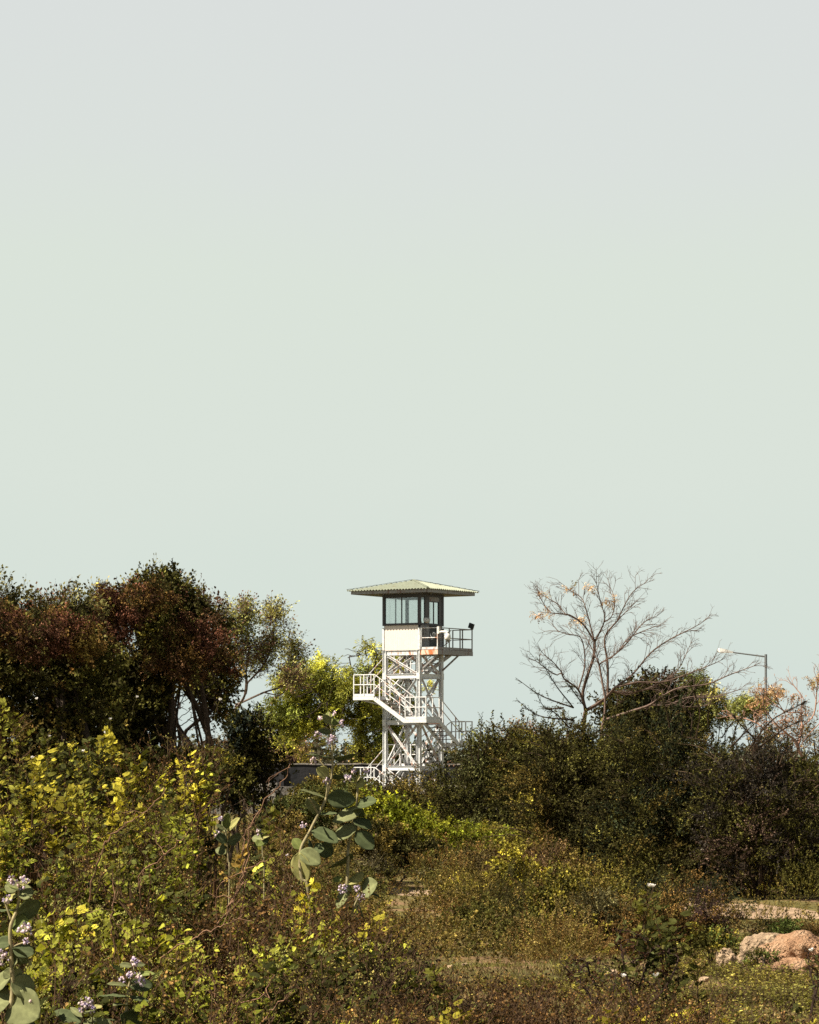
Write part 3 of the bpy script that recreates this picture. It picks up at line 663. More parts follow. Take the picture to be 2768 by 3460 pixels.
def bush(name, label, cat, lobes, Y, kind, n, size, cols, wts, group=None, trunk=.05, shoots=(), vines=(), basepx=None, mat=None, **kw):
    bx_ = np.mean([l[0] for l in lobes]) if basepx is None else basepx; x = (bx_ - PX0) / F * Y; base = np.array([x, Y, float(ground_z(x, Y)) - .05])
    w = Acc(); limbs_to(w, base, lobes, Y, trunk, (.06, .045, .035)); f = Acc(); crown(f, lobes, Y, kind, n, size, cols, wts, **kw)
    for L_, m_, s_ in shoots: shoot(f, w, L_, m_, s_, cols[0])
    if kind == 'fine' and n >= 6000:                 # wild shoots all over the crown
        for q in range(46):
            l = lobes[int(rng.integers(0, len(lobes)))]; k = Y / F; d0 = norm(rng.normal(size=3) * [1, .8, .5] + [0, 0, .75]); c0 = W(l[0], l[1], Y); p0 = c0 + d0 * np.array([l[2], l[2], l[3]]) * k * .8; L_ = rng.uniform(.5, 1.15) * size / .27
            side_ = norm(d0 * [1, 1, 0] + 1e-6); shoot(f, w, [p0, p0 + d0 * L_ * .5 + [0, 0, .08], p0 + d0 * L_ * .8 + side_ * L_ * .25 + [0, 0, .04]], int(rng.integers(12, 24)), size * .62, cols[int(rng.integers(0, len(cols)))])
    parts = [('branches', w, BARK, False), ('crown', f, mat or LEAF, False)]
    for vl, vn, vs, vc in vines:
        v = Acc(); crown(v, vl, Y, 'vine', vn, vs, vc, [1] * len(vc), deep=.25, seed=77, upw=-.2, twig=(.06, .03, .02)); parts.append(('hanging_vine', v, LEAF, False))
    return at_base(name, base, parts, label, cat, group)
def shoot(f, w, pts, n, size, col):                   # long arching leafy shoot
    P = smoothpath(pts, 6); polytube(w, P, np.linspace(.018, .005, len(P)), (.07, .05, .035), 4)
    i = rng.uniform(0, len(P) - 1.01, n); a_ = i.astype(int); q = P[a_] + (P[a_ + 1] - P[a_]) * (i - a_)[:, None]
    put_sprays(f, 'fine', q, (P[a_ + 1] - P[a_]) * 2 / np.linalg.norm(P[a_+1]-P[a_], axis=1)[:, None] + rng.normal(size=q.shape) * .9, size * rng.uniform(.5, 1.2, n), np.array(col) * np.exp(rng.normal(size=(n, 1)) * .25))

# ---- left trees
bush('vine_covered_tree', 'tall dark tree smothered in reddish brown vine, highest crown left of the tower', 'tree',
     [(535,2010,90,60),(600,2040,60,50),(450,2100,110,70),(540,2150,120,90),(440,2230,140,110),(500,2250,90,100),(400,2360,140,150),(440,2440,90,110),(650,2150,90,90),(340,2250,110,120),(400,2560,150,100),(300,2450,120,150),(430,2690,150,80)], 70, 'broad', 12500, .24,
     [GD, GM, OL, GY], [3, 3, 1.6, .7], trunk=.11, seed=1, bump=.28, carve=-.75, cs=1.5, basepx=600,
     vines=[([(430,2045,85,55,-1.6),(500,2010,70,35,-1.5),(390,2110,60,50,-1.8)], 1000, .22, [RB, (.08,.04,.025), GD, BN]), ([(650,2185,100,75,-1.2),(590,2200,70,70,-1.5)], 1000, .22, [BN, (.15,.085,.045), RB, GM])])
bush('vine_covered_tree', 'broad dark tree at the left edge with a rusty brown vine sheet over its side', 'tree',
     [(10,2140,80,60),(110,2150,90,60),(-150,2170,150,120),(215,2160,80,60),(30,2200,160,120),(230,2230,130,120),(-60,2330,170,150),(150,2360,150,140),(290,2380,120,130),(60,2500,200,120),(260,2530,140,110),(200,2130,90,60),(40,2640,200,110),(230,2680,170,90),(-150,2600,150,140)], 63, 'broad', 13000, .22,
     [GD, GM, OL, GY, BN], [2.5, 3, 2.2, 1, 1], trunk=.11, seed=9, bump=.26, carve=-.8, cs=1.6,
     vines=[([(70,2120,110,45,-1.8),(0,2110,70,45,-1.7),(110,2165,70,40,-2)], 1000, .19, [RB, (.08,.04,.025), BN, GD]), ([(250,2150,70,40,-1.8)], 500, .20, [RB, BN, OL])])
for i, (lob, Y_, n_, lab) in enumerate([([(225,2075,50,40),(200,2120,60,50),(120,2100,50,35),(60,2115,55,35),(270,2140,45,45),(-10,2040,20,50)], 66, 900, 'open sprawling tree with sparse olive leaves rising behind the rusty vine sheet'), ([(600,2045,36,40),(550,2040,35,30),(460,2040,45,35),(375,2100,35,40),(330,2080,35,30),(680,2110,45,45)], 72, 900, 'thin leafy tree whose light sprigs crown the tallest dark tree on the left')]):
    bush('sparse_tree', lab, 'tree', lob, Y_, 'sparse', n_ * 2, .30, [(.20,.19,.07), (.14,.13,.05), (.26,.22,.08), (.20,.11,.07)], [2, 2, 1, 1], seed=120 + i, trunk=.05, mat=LEAFT, carve=-.5, cs=2., reach=2.2, upw=1.)
w = Acc(); f = Acc(); T3Y = 86.
c3t = lambda x, y: c3(x if x < 1450 else 1450 + (x - 1450) * .6, 830 + (y - 830) * .78 if y < 830 else y)
L3 = [limb(c3t, [(1215,1260),(1240,1100),(1245,960),(1250,830)], T3Y), limb(c3t, [(1250,860),(1300,760),(1300,620),(1240,480),(1200,330)], T3Y, -.8), limb(c3t, [(1252,835),(1400,750),(1540,700),(1600,560)], T3Y, .7),
      limb(c3t, [(1245,960),(1150,850),(1080,700),(1020,520),(1000,380)], T3Y, .4), limb(c3t, [(1300,700),(1400,560),(1440,420),(1450,320)], T3Y, .3), limb(c3t, [(1300,640),(1320,450),(1310,300)], T3Y, -.4), limb(c3t, [(1400,750),(1500,770),(1560,730)], T3Y, -.3)]
nd, pr = ramify(L3, 3000, 1.7, dep0=2, h0=3.0); r_, kd = radii(nd, pr, .0042, 2.35, .09); wood(w, nd, pr, r_, (.15, .11, .09), 4)
tip = np.where(r_ < .009)[0]; tip = rng.choice(tip, 3700); P = nd[tip] + rng.normal(size=(3700, 3)) * .09
put_sprays(f, 'sparse', P, rng.normal(size=P.shape) + [0, 0, .3], rng.uniform(.18, .34, len(P)), palette(P, [(.36,.38,.12), (.48,.46,.17), PK, (.26,.15,.11), (.06,.065,.03)], [2.2, 1.8, 1.6, .8, .7], 2.2, 5), twig=(.13, .08, .07))
at_base('open_crowned_tree', (float(nd[0][0]), T3Y, float(ground_z(nd[0][0], T3Y))), [('trunk', w, BARK, False), ('crown', f, LEAFT, False)], 'thin open tree with pale green and pinkish leaves, sky showing through its crown', 'tree')
# dark leaning trunk tree below it
w = Acc(); f = Acc(); DY = 78.
Ld = [limb(c3, [(1060,1300),(1020,1080),(970,990),(915,900),(860,840),(800,760)], DY), limb(c3, [(935,1015),(880,1000),(835,930),(800,880)], DY, .5), limb(c3, [(970,985),(1060,910),(1120,870),(1180,760)], DY, -.6), limb(c3, [(915,900),(930,820),(950,740)], DY, -.4)]
nd, pr = guide_nodes(Ld, .12)
att = poly_points([c3(*p) for p in [(790,900),(830,700),(960,600),(1150,600),(1230,760),(1160,900),(1040,1000),(960,900),(870,960)]], DY, 1.2, 900)
nd, pr = colonize(nd, pr, att, .1, .8, .16); r_, kd = radii(nd, pr, .006); r_ = np.maximum(r_, 0) * 1.15; wood(w, nd, pr, r_, (.028, .022, .02), 5)
crown(f, [c3(1040, 660) + (90, 70), c3(1100, 800) + (60, 70), c3(1150, 700) + (50, 90), c3(930, 640) + (60, 40)], DY, 'broad', 2400, .22, [GD, GM, BN, OL], [2, 2, 1.5, 1.2], seed=15, carve=-.3, cs=2.2)
at_base('leaning_tree', (float(nd[0][0]), DY, float(ground_z(nd[0][0], DY))), [('trunk', w, BARK, False), ('crown', f, LEAF, False)], 'dark tree with forked leaning trunk showing against the sky below the vine-covered crown', 'tree')
bush('dense_shrub', 'dark upright evergreen shrub right of the leaning trunk', 'shrub', [(850,2490,55,80),(880,2560,60,60),(800,2570,70,70),(830,2450,35,50),(820,2660,70,60),(750,2680,80,60)], 80, 'broad', 3000, .22, [GD, GM, (.03,.04,.03)], [3, 1.5, 2], seed=21)
bush('leafy_shrub', 'bright green rounded shrub at the left end of the black wall', 'shrub', [(700,2610,90,60),(780,2650,80,50),(830,2700,70,40),(640,2640,80,60)], 62, 'broad', 3000, .16, [GM, (.08,.12,.035), GY, GD], [2, 2, 1.2, 1], seed=23, carve=-.6)
bush('leafy_shrub', 'green shrub hugging the low concrete wall behind the flowering milkweed', 'shrub', [(990,2760,100,60),(1060,2720,80,50),(1180,2700,70,50),(930,2790,80,60),(1120,2770,90,60)], 98, 'broad', 3000, .22, [GM, GY, (.10,.12,.04), OL], [2, 1.3, 1.5, 1], seed=24)
bush('creeper_mound', 'yellow green creeper climbing over the black wall beside the concrete block', 'creeper', [(1120,2650,40,22),(1160,2640,45,30),(1060,2685,60,22),(1205,2650,35,30)], 147, 'broad', 1100, .30, [GM, GY, OL], [2, 1.5, 1], seed=25, trunk=.03)
# ---- yellow green tree by the tower
w = Acc(); f = Acc(); Y4 = 178.
L4 = [[W(1222,2730,Y4), W(1216,2560,Y4), W(1219,2420,Y4), W(1212,2330,Y4)], [W(1218,2430,Y4), W(1150,2395,Y4-.6), W(1080,2350,Y4-1)], [W(1218,2425,Y4), W(1290,2433,Y4+.8), W(1340,2390,Y4+1)],
      [W(1214,2350,Y4), W(1190,2270,Y4+.5), W(1180,2220,Y4+.5)], [W(1214,2340,Y4), W(1260,2270,Y4), W(1275,2210,Y4)], [W(1140,2392,Y4), W(1030,2420,Y4+1), W(985,2450,Y4+1)]]
nd, pr = guide_nodes(L4, .3); att = poly_points([(960,2500),(935,2420),(985,2330),(1010,2270),(1120,2240),(1150,2195),(1250,2185),(1300,2200),(1400,2230),(1410,2420),(1330,2500),(1240,2470),(1180,2480),(1060,2500)], Y4, 2.6, 700)
nd, pr = colonize(nd, pr, att, .25, 1.8, .45); r_, kd = radii(nd, pr, .014, rmax=.17); wood(w, nd, pr, r_, (.05, .04, .035), 5)
crown(f, [(1225,2235,90,50),(1290,2240,80,45),(1130,2300,110,55),(1240,2320,100,50),(1020,2330,75,50),(1000,2400,75,55),(1090,2390,90,50),(1340,2330,80,90),(960,2450,60,50),(1300,2420,70,60),(1270,2500,60,80),(1060,2460,60,35)], Y4, 'pinn', 5200, .55, [(.50,.50,.09), (.38,.40,.08), (.20,.23,.05), (.56,.50,.10)], [2.4, 2, 1.2, .6], carve=-.1, cs=1.1, seed=30, bump=.25, upw=-.1, twig=(.10,.08,.03))
at_base('feathery_tree', (float(nd[0][0]), Y4, float(ground_z(nd[0][0], Y4))), [('trunk', w, BARK, False), ('crown', f, LEAFT, False)], 'yellow green tree with drooping feathery leaves directly behind and left of the tower', 'tree')
def sparseshrub(name, label, lobes, Y, n, size, cols, seed, kind='sparse', carve=-.2):  # sparse-leaved shrub in its own pale colours
    return bush(name, label, 'shrub', lobes, Y, kind, n, size, cols, [1] * len(cols), seed=seed, carve=carve, cs=.9, trunk=.06, mat=LEAFT)
sparseshrub('pale_scrub', 'pale pinkish scrub tree showing between the dark shrub and the feathery tree', [(940,2500,60,50),(1000,2520,60,45),(1090,2540,60,35),(925,2560,60,40),(1160,2560,60,30)], 200, 1500, .8, [PK, (.25,.24,.12), (.34,.24,.18)], 41)
sparseshrub('pale_scrub', 'low ochre scrub just above the coping of the black wall', [(960,2578,70,22),(1060,2575,70,20),(1150,2580,50,20)], 176, 700, .55, [(.28,.2,.08), GY, (.2,.13,.07)], 42)
sparseshrub('pale_scrub', 'low pinkish scrub on the skyline right of the tower stairs', [(1760,2490,50,26),(1800,2500,50,25),(1700,2510,50,20),(1620,2520,50,20)], 150, 900, .5, [PK, (.26,.2,.1), GM], 43)
# ---- right side
bush('thorn_bush', 'green thorny bush covering the foot of the tower stairs', 'bush', [(1690,2585,85,65),(1770,2570,120,80),(1600,2690,75,60),(1680,2680,180,100),(1850,2610,110,100),(1580,2790,140,75),(1760,2790,160,90),(1440,2790,90,50)], 100, 'fine', 6500, .42,
     [GD, GM, (.09,.095,.035), OL], [2, 2.4, 2, .8], seed=50, bump=.32, group='thorny bushes right of the tower', shoots=[([W(a, b, 99), W(c, d, 98.6), W(e, g_, 98.4)], 16, .2) for a, b, c, d, e, g_ in
     [(1615,2570,1622,2500,1628,2425),(1560,2640,1545,2590,1520,2550),(1640,2540,1650,2500,1645,2462),(1700,2520,1715,2480,1748,2440),(1500,2700,1450,2670,1420,2650),(1600,2580,1590,2530,1582,2490)]])
S = lambda pts, Y, n=26, s=.16: ([W(*c4(x, y), Y + dz_) for (x, y), dz_ in zip(pts, (0, -.3, -.5, -.6))], n, s)
bush('thorn_bush', 'thorny bush with arching shoots round the trunks of the bare tree', 'bush', [(1930,2520,60,50),(1930,2580,110,80),(2050,2570,100,80),(1880,2680,130,110),(2010,2720,150,120),(1900,2830,130,110),(2040,2880,150,110),(1960,2960,120,70)], 72, 'fine', 8500, .27,
     [GD, GM, OL, GY], [3.4, 2.6, 1.5, .5], seed=52, bump=.36, group='thorny bushes right of the tower', shoots=[S([(500,800),(340,740),(210,650)], 71), S([(500,860),(330,840),(215,760)], 71), S([(500,800),(420,700),(370,620),(330,560)], 71), S([(480,900),(400,820),(340,800)], 71), S([(560,800),(500,720),(480,690)], 71), S([(450,800),(360,800),(310,720)], 70.6)])
bush('thorn_bush', 'largest and darkest thorny bush, rising above the tan path', 'bush', [(2200,2520,120,80),(2160,2640,160,120),(2320,2570,130,100),(2330,2680,160,130),(2220,2820,200,140),(2380,2840,150,130),(2300,2960,170,90),(2150,2960,150,90),(2240,3030,120,60,-4),(2340,3040,110,60,-6),(2180,3060,110,50,-7)], 68, 'fine', 10500, .25,
     [GD, (.028,.036,.018), GM, OL], [3.2, 3, 1.8, .9], seed=54, bump=.36, trunk=.08, group='thorny bushes right of the tower', basepx=2410, shoots=[S([(1110,950),(1130,820),(1090,700),(1050,620)], 67, 34), S([(1200,960),(1170,850),(1210,660)], 67, 30), S([(980,900),(960,800),(930,740)], 67), S([(1290,980),(1330,860),(1440,800),(1450,740)], 67, 30), S([(1240,950),(1290,880),(1370,830)], 67)])
bush('thorn_bush', 'purplish dark thorny bush at the right, open and twiggy on top', 'bush', [(2520,2600,120,80),(2600,2640,100,80),(2470,2700,130,100),(2580,2760,130,110),(2500,2850,130,90),(2620,2880,110,80),(2700,2700,80,100)], 66, 'fine', 6500, .23,
     [(.04,.035,.03), GD, GM, (.09,.06,.045)], [2.5, 2, 1.2, 1.2], seed=56, bump=.3, carve=-.75, cs=2.4, group='thorny bushes right of the tower', shoots=[S([(1380,1000),(1480,870),(1600,800),(1640,780)], 65, 40), S([(1280,1000),(1380,900),(1440,850)], 65), S([(1420,1000),(1560,900),(1650,860)], 65, 30), S([(1400,950),(1330,880),(1300,840)], 65)])
bush('dense_tree', 'dark round evergreen tree behind the bare tree', 'tree', [(2160,2355,60,35),(2120,2400,75,50),(2220,2380,75,70),(2170,2440,120,70),(2270,2440,60,60)], 124, 'broad', 3300, .36, [GD, (.03,.035,.018), GM, RB], [3, 2, 1.2, .5], seed=60, trunk=.1)
bush('wispy_tree', 'slender light green feathery tree showing above the thorn bush', 'tree', [(2360,2350,45,22),(2370,2400,50,38),(2450,2375,40,22),(2340,2440,55,40),(2440,2395,30,20),(2335,2300,20,14)], 130, 'pinn', 620, .42, [(.22,.24,.07), (.30,.28,.09), (.14,.17,.05)], [2, 1.5, 1.5], seed=62, trunk=.035, mat=LEAFT, upw=-.3, twig=(.12,.10,.05))
bush('wispy_tree', 'small light green feathery sapling left of the street lamp pole', 'tree', [(2535,2385,36,18),(2510,2395,24,14),(2560,2400,20,12)], 128, 'pinn', 190, .40, [(.20,.22,.07), (.30,.28,.09)], [2, 1.5], seed=63, trunk=.03, mat=LEAFT, upw=-.3, twig=(.12,.10,.05))
bush('leafy_shrub', 'mid green broad leaved shrub at the right edge under the second bare tree', 'shrub', [(2720,2640,90,60),(2740,2740,100,90),(2650,2800,70,70),(2760,2850,110,90),(2700,2930,90,60)], 70, 'broad', 4200, .17, [GM, (.08,.11,.04), GD, GY], [2.5, 1.6, 2, .7], seed=64)
# bare trees
def bare_tree(label, cv, Y, limbs, poly, half, natt, col, orange, r0=.0034, step=.13, kill=.2, name='bare_tree', rmax=.072):
    w = Acc(); nd, pr = ramify([limb(cv, l, Y, d) for l, d in limbs], natt, half); r_, kd = radii(nd, pr, r0, 2.35, rmax); wood(w, nd, pr, r_, col, 4)
    base = np.array([nd[0][0], Y, float(ground_z(nd[0][0], Y))])
    polytube(w, [base - [0, 0, .1], (base + nd[0]) / 2 + [.05, 0, 0], nd[0]], [r_[0] * 1.4, r_[0] * 1.1, r_[0]], col, 8)
    f = Acc()
    for (x, y, rx, ry, n) in orange:
        n = max(3, n // 2)
        c = W(*cv(x, y), Y + rng.uniform(-.3, .3)); k = Y / F * .6771; P = c + rng.normal(size=(n, 3)) * np.array([rx, rx, ry]) * k * .5
        j = int(np.linalg.norm(nd - c, axis=1).argmin()); tubes(w, [nd[j]] * 3, P[:3], [.010] * 3, [.004] * 3, col, 4)
        put_sprays(f, 'pinn', P, rng.normal(size=P.shape) + [0, 0, -.3], rng.uniform(.20, .34, n), palette(P, [(.50,.31,.18), (.62,.43,.24), (.34,.28,.12)], [2, 1.6, .8], 2., 3), twig=(.3, .16, .08))
    return at_base(name, base, [('trunk', w, BARK, False), ('dry_leaves', f, LEAFT, False)], label, 'tree', 'bare trees')
BT = [([(525,1060),(530,960),(538,850),(545,812)], .3), ([(545,812),(505,700),(430,642),(412,600),(370,550),(318,505)], -1.2), ([(545,812),(528,725),(555,620),(585,520),(590,440)], .5), ([(505,700),(540,560),(520,420),(450,400),(395,380)], 1.),
      ([(545,812),(600,780),(650,740),(690,690)], -.8), ([(690,690),(780,615),(870,500),(960,430),(1060,375),(1120,340)], .8), ([(690,690),(800,660),(930,658),(1050,615),(1180,560),(1220,540)], -1.),
      ([(690,720),(800,710),(900,670),(1000,600),(1070,450)], 1.4), ([(655,740),(655,560),(640,420),(700,330),(770,250)], -.6), ([(590,440),(535,350),(470,300),(430,290),(360,283)], -.5), ([(590,440),(545,260),(520,200),(460,160)], .8),
      ([(590,440),(640,320),(618,220),(600,125)], -.9), ([(655,540),(740,460),(830,340),(900,300)], 1.2), ([(700,330),(760,200),(800,150),(835,125)], .5), ([(650,330),(680,290),(690,210),(665,135)], .9), ([(412,600),(390,620),(340,590),(280,545)], -.6), ([(360,283),(330,250),(300,200)], 0), ([(430,290),(400,240),(345,205)], .2)]
c4b = lambda x, y: c4(575 + (x - 560) * (.93 if x < 560 else 1.), 830 + (y - 830) * .92 if y < 830 else y)
b1 = bare_tree('large bare tree with a fan of brown twigs and a few orange leaves', c4b, 112, BT, [(340,220),(450,130),(600,120),(700,190),(840,118),(880,250),(1000,310),(1130,330),(1150,430),(1220,540),(1160,640),(1080,660),(940,640),(860,560),(760,640),(640,690),(560,650),(430,700),(330,560),(300,520),(390,460),(400,330)], 2.1, 5200, (.12, .085, .07), [(300,188,26,10,5),(298,300,34,30,11),(335,262,22,24,7),(462,150,20,16,5),(565,140,22,18,9),(660,212,34,26,15),(505,312,46,28,14)])
BT1b = [([(618,1000),(628,900),(640,830),(642,740)], 0), ([(642,740),(625,640),(612,560),(600,500)], .3), ([(642,860),(760,820),(860,785),(915,742)], -.6), ([(915,742),(1010,690),(1150,670),(1260,620),(1385,570)], -.8), ([(915,750),(1040,790),(1120,790)], .4), ([(860,785),(960,780),(1060,740),(1180,740),(1310,700)], .8), ([(612,560),(560,440),(520,380)], .5), ([(612,560),(700,500),(760,420),(880,360)], 1.)]
b2 = bare_tree('paler bare tree beside the large one, low limb reaching towards the lamp', c4b, 109, BT1b, [(600,560),(520,400),(700,380),(900,400),(1100,520),(1240,500),(1390,560),(1330,640),(1200,700),(1320,700),(1240,760),(1060,810),(900,830),(800,760),(700,640)], 1.8, 2400, (.14, .10, .085), [], rmax=.05)
BT2 = [([(1690,1180),(1650,1060),(1622,1010),(1610,965)], 0), ([(1610,965),(1560,925),(1500,870),(1450,800),(1425,760)], -.8), ([(1622,985),(1640,900),(1635,820),(1650,760),(1600,690)], .6), ([(1622,1010),(1660,950),(1725,880),(1790,820)], -.5), ([(1560,925),(1500,930),(1400,870),(1300,840)], .8),
       ([(1635,900),(1700,830),(1715,700),(1730,620)], .3), ([(1500,870),(1560,850),(1520,770),(1500,720)], -.6), ([(1640,820),(1560,820),(1480,760)], .7)]
b3 = bare_tree('pinkish bare tree with clusters of orange leaves at the right edge', c4, 92, BT2, [(1390,690),(1500,670),(1600,680),(1720,600),(1850,640),(1860,900),(1760,1000),(1660,980),(1560,1000),(1450,940),(1290,860),(1380,800)], 1.6, 900, (.36, .22, .17), [(1410,702,34,22,12),(1455,725,26,20,9),(1520,712,44,26,22),(1495,735,30,20,12),(1572,722,22,24,7),(1430,770,24,16,8),(1420,832,26,22,10),(1390,800,22,14,5),(1700,672,34,26,16),(1725,640,20,14,8)], r0=.0040, rmax=.08)
sparseshrub('twiggy_scrub', 'salmon coloured twiggy scrub behind the pinkish bare tree', [c4(1570, 930) + (60, 40), c4(1640, 900) + (60, 50), c4(1700, 960) + (60, 60), c4(1520, 990) + (50, 40)], 105, 650, .32, [PK, (.28,.17,.11), (.20,.15,.07)], 70)
# small black bird on its branch
r = empty('bird', tuple(W(*c4(1645, 787), 91.9)), .6); tag(r, 'small black bird perched on a limb of the pinkish bare tree', 'bird')
def loft(acc, rings, n=12, col=(.012, .012, .014)):
    V = []
    for c, rx, rz in rings:
        for i in range(n): V.append((c[0], c[1] + rx * math.cos(2*PI*i/n), c[2] + rz * math.sin(2*PI*i/n)))
    i = np.arange(n); acc.add(V, [np.concatenate([np.stack([i, (i+1)%n, (i+1)%n+n, i+n], 1) + j*n for j in range(len(rings)-1)]), np.array([list(range(n))[::-1]]), np.array([[x + (len(rings)-1)*n for x in range(n)]])], col)
a = Acc(); loft(a, [((-.17,0,-.02),.012,.004),((-.10,0,.01),.02,.010),((-.06,0,.03),.035,.03),((0,0,.05),.045,.045),((.05,0,.075),.035,.035),((.08,0,.10),.026,.028),((.11,0,.105),.022,.022),((.13,0,.10),.008,.008),((.155,0,.095),.002,.002)])
tubes(a, [[.0,.015,.01],[.0,-.015,.01]], [[.01,.015,-.03],[.01,-.015,-.03]], [.004,.004], [.003,.003], (.02,.02,.02), 5); a.build('body', LEAF, r, True)

# ---- mid-ground scrub, each clump its own bush
SC = [
 ('low dark green shrub below the bright creeper, nearest the milkweed', [(1330,2880,100,50),(1420,2900,90,45),(1270,2850,60,50)], 80, 'broad', 1500, .17, [GD, GM, OL], 80),
 ('dark brownish scrub right under the tower base wall', [(1330,2735,70,45),(1420,2730,90,40),(1390,2690,60,24),(1480,2740,60,40)], 120, 'fine', 1500, .38, [GD, BN, OL, GM], 81),
 ('olive brown scrub spreading below the bright creeper', [(1560,2950,110,40),(1680,2970,110,45),(1480,2960,80,35)], 75, 'fine', 1900, .22, [OL, BN, (.14,.11,.05)], 82),
 ('tan dry twiggy bush at the left foot of the dark thorn bush', [(1830,2950,80,60),(1900,2990,80,60),(1780,3000,70,50)], 69, 'fine', 2100, .21, [TN, BN, (.15,.10,.055), OL], 83),
 ('bush with glossy yellow green leaves in the middle of the brown scrub', [(1740,2940,50,50),(1760,3010,60,50),(1700,3040,60,40)], 65, 'broad', 900, .17, [YG, GY, GM], 84),
 ('olive scrub bush right of the tan dirt patch', [(1540,3050,80,50),(1620,3080,90,55),(1500,3110,60,40)], 62, 'fine', 2000, .19, [OL, GY, BN, GM], 85),
 ('dark leafy clump hanging below the olive scrub bush', [(1580,3150,70,45),(1520,3160,60,35)], 56, 'broad', 800, .14, [GM, GD, GY], 86),
 ('rounded brown scrub bush between olive scrub and purple dirt', [(1740,3130,90,45),(1820,3110,80,50),(1690,3160,80,30)], 57, 'fine', 1800, .18, [BN, OL, TN], 87),
 ('dark green climber clump beside the brown scrub bush', [(1860,3080,50,60),(1840,3160,50,45),(1900,3040,60,50)], 55, 'broad', 1000, .14, [GM, GY, GD], 88),
 ('spindly grey green bush below the darkest thorn bush', [(2050,3090,70,60),(2000,3140,60,50),(2100,3150,70,50)], 52, 'fine', 1800, .18, [OL, GM, (.12,.11,.05)], 89),
 ('reddish brown twiggy bush left of the boulders', [(2250,3140,60,50),(2300,3170,60,45),(2200,3180,60,40)], 50, 'fine', 1700, .17, [BN, OL, (.15,.075,.04)], 90),
 ('dark purple stemmed bush in front of the path edge', [(2360,3095,70,40),(2420,3120,40,25),(2310,3115,60,40)], 54, 'fine', 1300, .17, [(.05,.03,.03), BN, GD], 91),
 ('fresh green leafy bush at the left foot of the pale boulder', [(2410,3210,45,40),(2380,3190,40,40),(2440,3180,30,30)], 46, 'broad', 700, .11, [(.09,.12,.03), GY, GM], 92),
 ('small green bush growing between the two boulders', [(2575,3225,30,18),(2560,3240,30,14)], 44.3, 'broad', 260, .07, [(.09,.12,.03), GY, GM], 93),
 ('green sprig on top of the gap behind the boulders', [(2655,3155,28,22)], 47, 'broad', 160, .10, [(.09,.12,.03), GY], 194),
 ('smooth olive rounded bush at the right edge beyond the path', [(2740,3020,90,55),(2700,3050,70,40),(2810,3040,80,60)], 69, 'fine', 1900, .18, [(.13,.13,.05), OL, GM], 95),
 ('low green shrub strip on the far side of the tan path', [(2520,3030,60,26),(2620,3040,60,30),(2560,3000,50,30)], 70, 'broad', 1000, .14, [GM, GY, BN], 96),
 ('brown thin scrub around the dirt patch beside the milkweed', [(1330,3100,80,22),(1430,3105,70,24),(1250,3120,70,30)], 57, 'fine', 700, .19, [BN, TN, OL], 97),
 ('pale grey green scrub above the dirt patch', [(1300,2955,70,24),(1380,2945,60,20)], 73, 'fine', 800, .19, [(.16,.14,.08), OL, GM], 98),
 ('brown and green scrub hedge along the far edge of the tan path', [(2470,3030,70,26),(2590,3035,80,30),(2700,3060,70,26),(2790,3070,60,26)], 68, 'fine', 2200, .16, [BN, OL, GM, TN], 195),
 ('dark weeds added as the shade of the bank between the path and the boulders', [(2560,3140,80,16),(2660,3150,80,16),(2760,3160,60,16)], 55, 'fine', 1300, .12, [GD, BN, (.05,.035,.025), OL], 196),  # dark foliage added to stand in for the shadow below the path edge
 ('pale green round bush right of the creeper below the thorny bush', [(1800,2870,70,30),(1880,2880,50,30)], 78, 'broad', 900, .15, [GY, GM, OL], 99),
]
for lab, lobes, Y, kind, n, size, cols, sd in SC:
    if sd not in (92, 93, 194, 95, 97, 195, 196): lobes = [(l[0], l[1] - l[3] * .1, l[2] * 1.15, l[3] * 1.3) for l in lobes]; n = int(n * 1.5)
    bush('scrub_bush', lab, 'bush', lobes, Y, kind, n, size, cols, [1.5, 1.3, 1, 1][:len(cols)], seed=sd, trunk=.03, carve=-.55, cs=3., bump=.25, deep=.6, group='scrub bushes in the middle ground')
# low undergrowth that fills the ground between the bushes
f = Acc(); n = 2600; yy = rng.uniform(46, 100, n) ** 1.0; xx = rng.uniform(-.17, .15, n) * yy; pc = np.interp(xx, [-3, 0, 1.8, 4.5, 8, 16], [73.5, 70.2, 67.5, 64, 61, 57.5]); hw = np.where(xx < 1.5, 1.4, 2.9)
nz = noise3(np.stack([xx, yy * .6, xx * 0], 1), 1.1, 88); keep = (np.abs(yy - pc) > hw) & ((xx < 1.2) | (xx > 6) | (yy > 47)) & ((nz > -.45) | (yy > 75)) & ~((xx / yy > .075) & (yy < 57)) & ((yy > 52) | (nz > .3)) & ~((xx / yy > -.013) & (xx / yy < .007) & (yy > 54) & (yy < 75)); xx, yy, nz = xx[keep], yy[keep], nz[keep]; n = len(xx)
for kind, hh_, m in (('fine', .26, rng.random(n) < .62), ('broad', .17, rng.random(n) < .4)):
    q = np.repeat(np.stack([xx[m], yy[m], ground_z(xx[m], yy[m])], 1), 5, 0); q += rng.normal(size=q.shape) * [.16, .16, 0]; q[:, 2] += rng.uniform(0, .42, len(q)) * np.clip(.6 + np.repeat(nz[m], 5), .25, 1.4)
    put_sprays(f, kind, q, rng.normal(size=q.shape) * .6 + [0, 0, 1.], hh_ * rng.uniform(.6, 1.3, len(q)), palette(q, [OL, BN, (.15,.12,.05), GM, GY], [2, 1.3, 1.3, 1.6, .8], .9, 91))
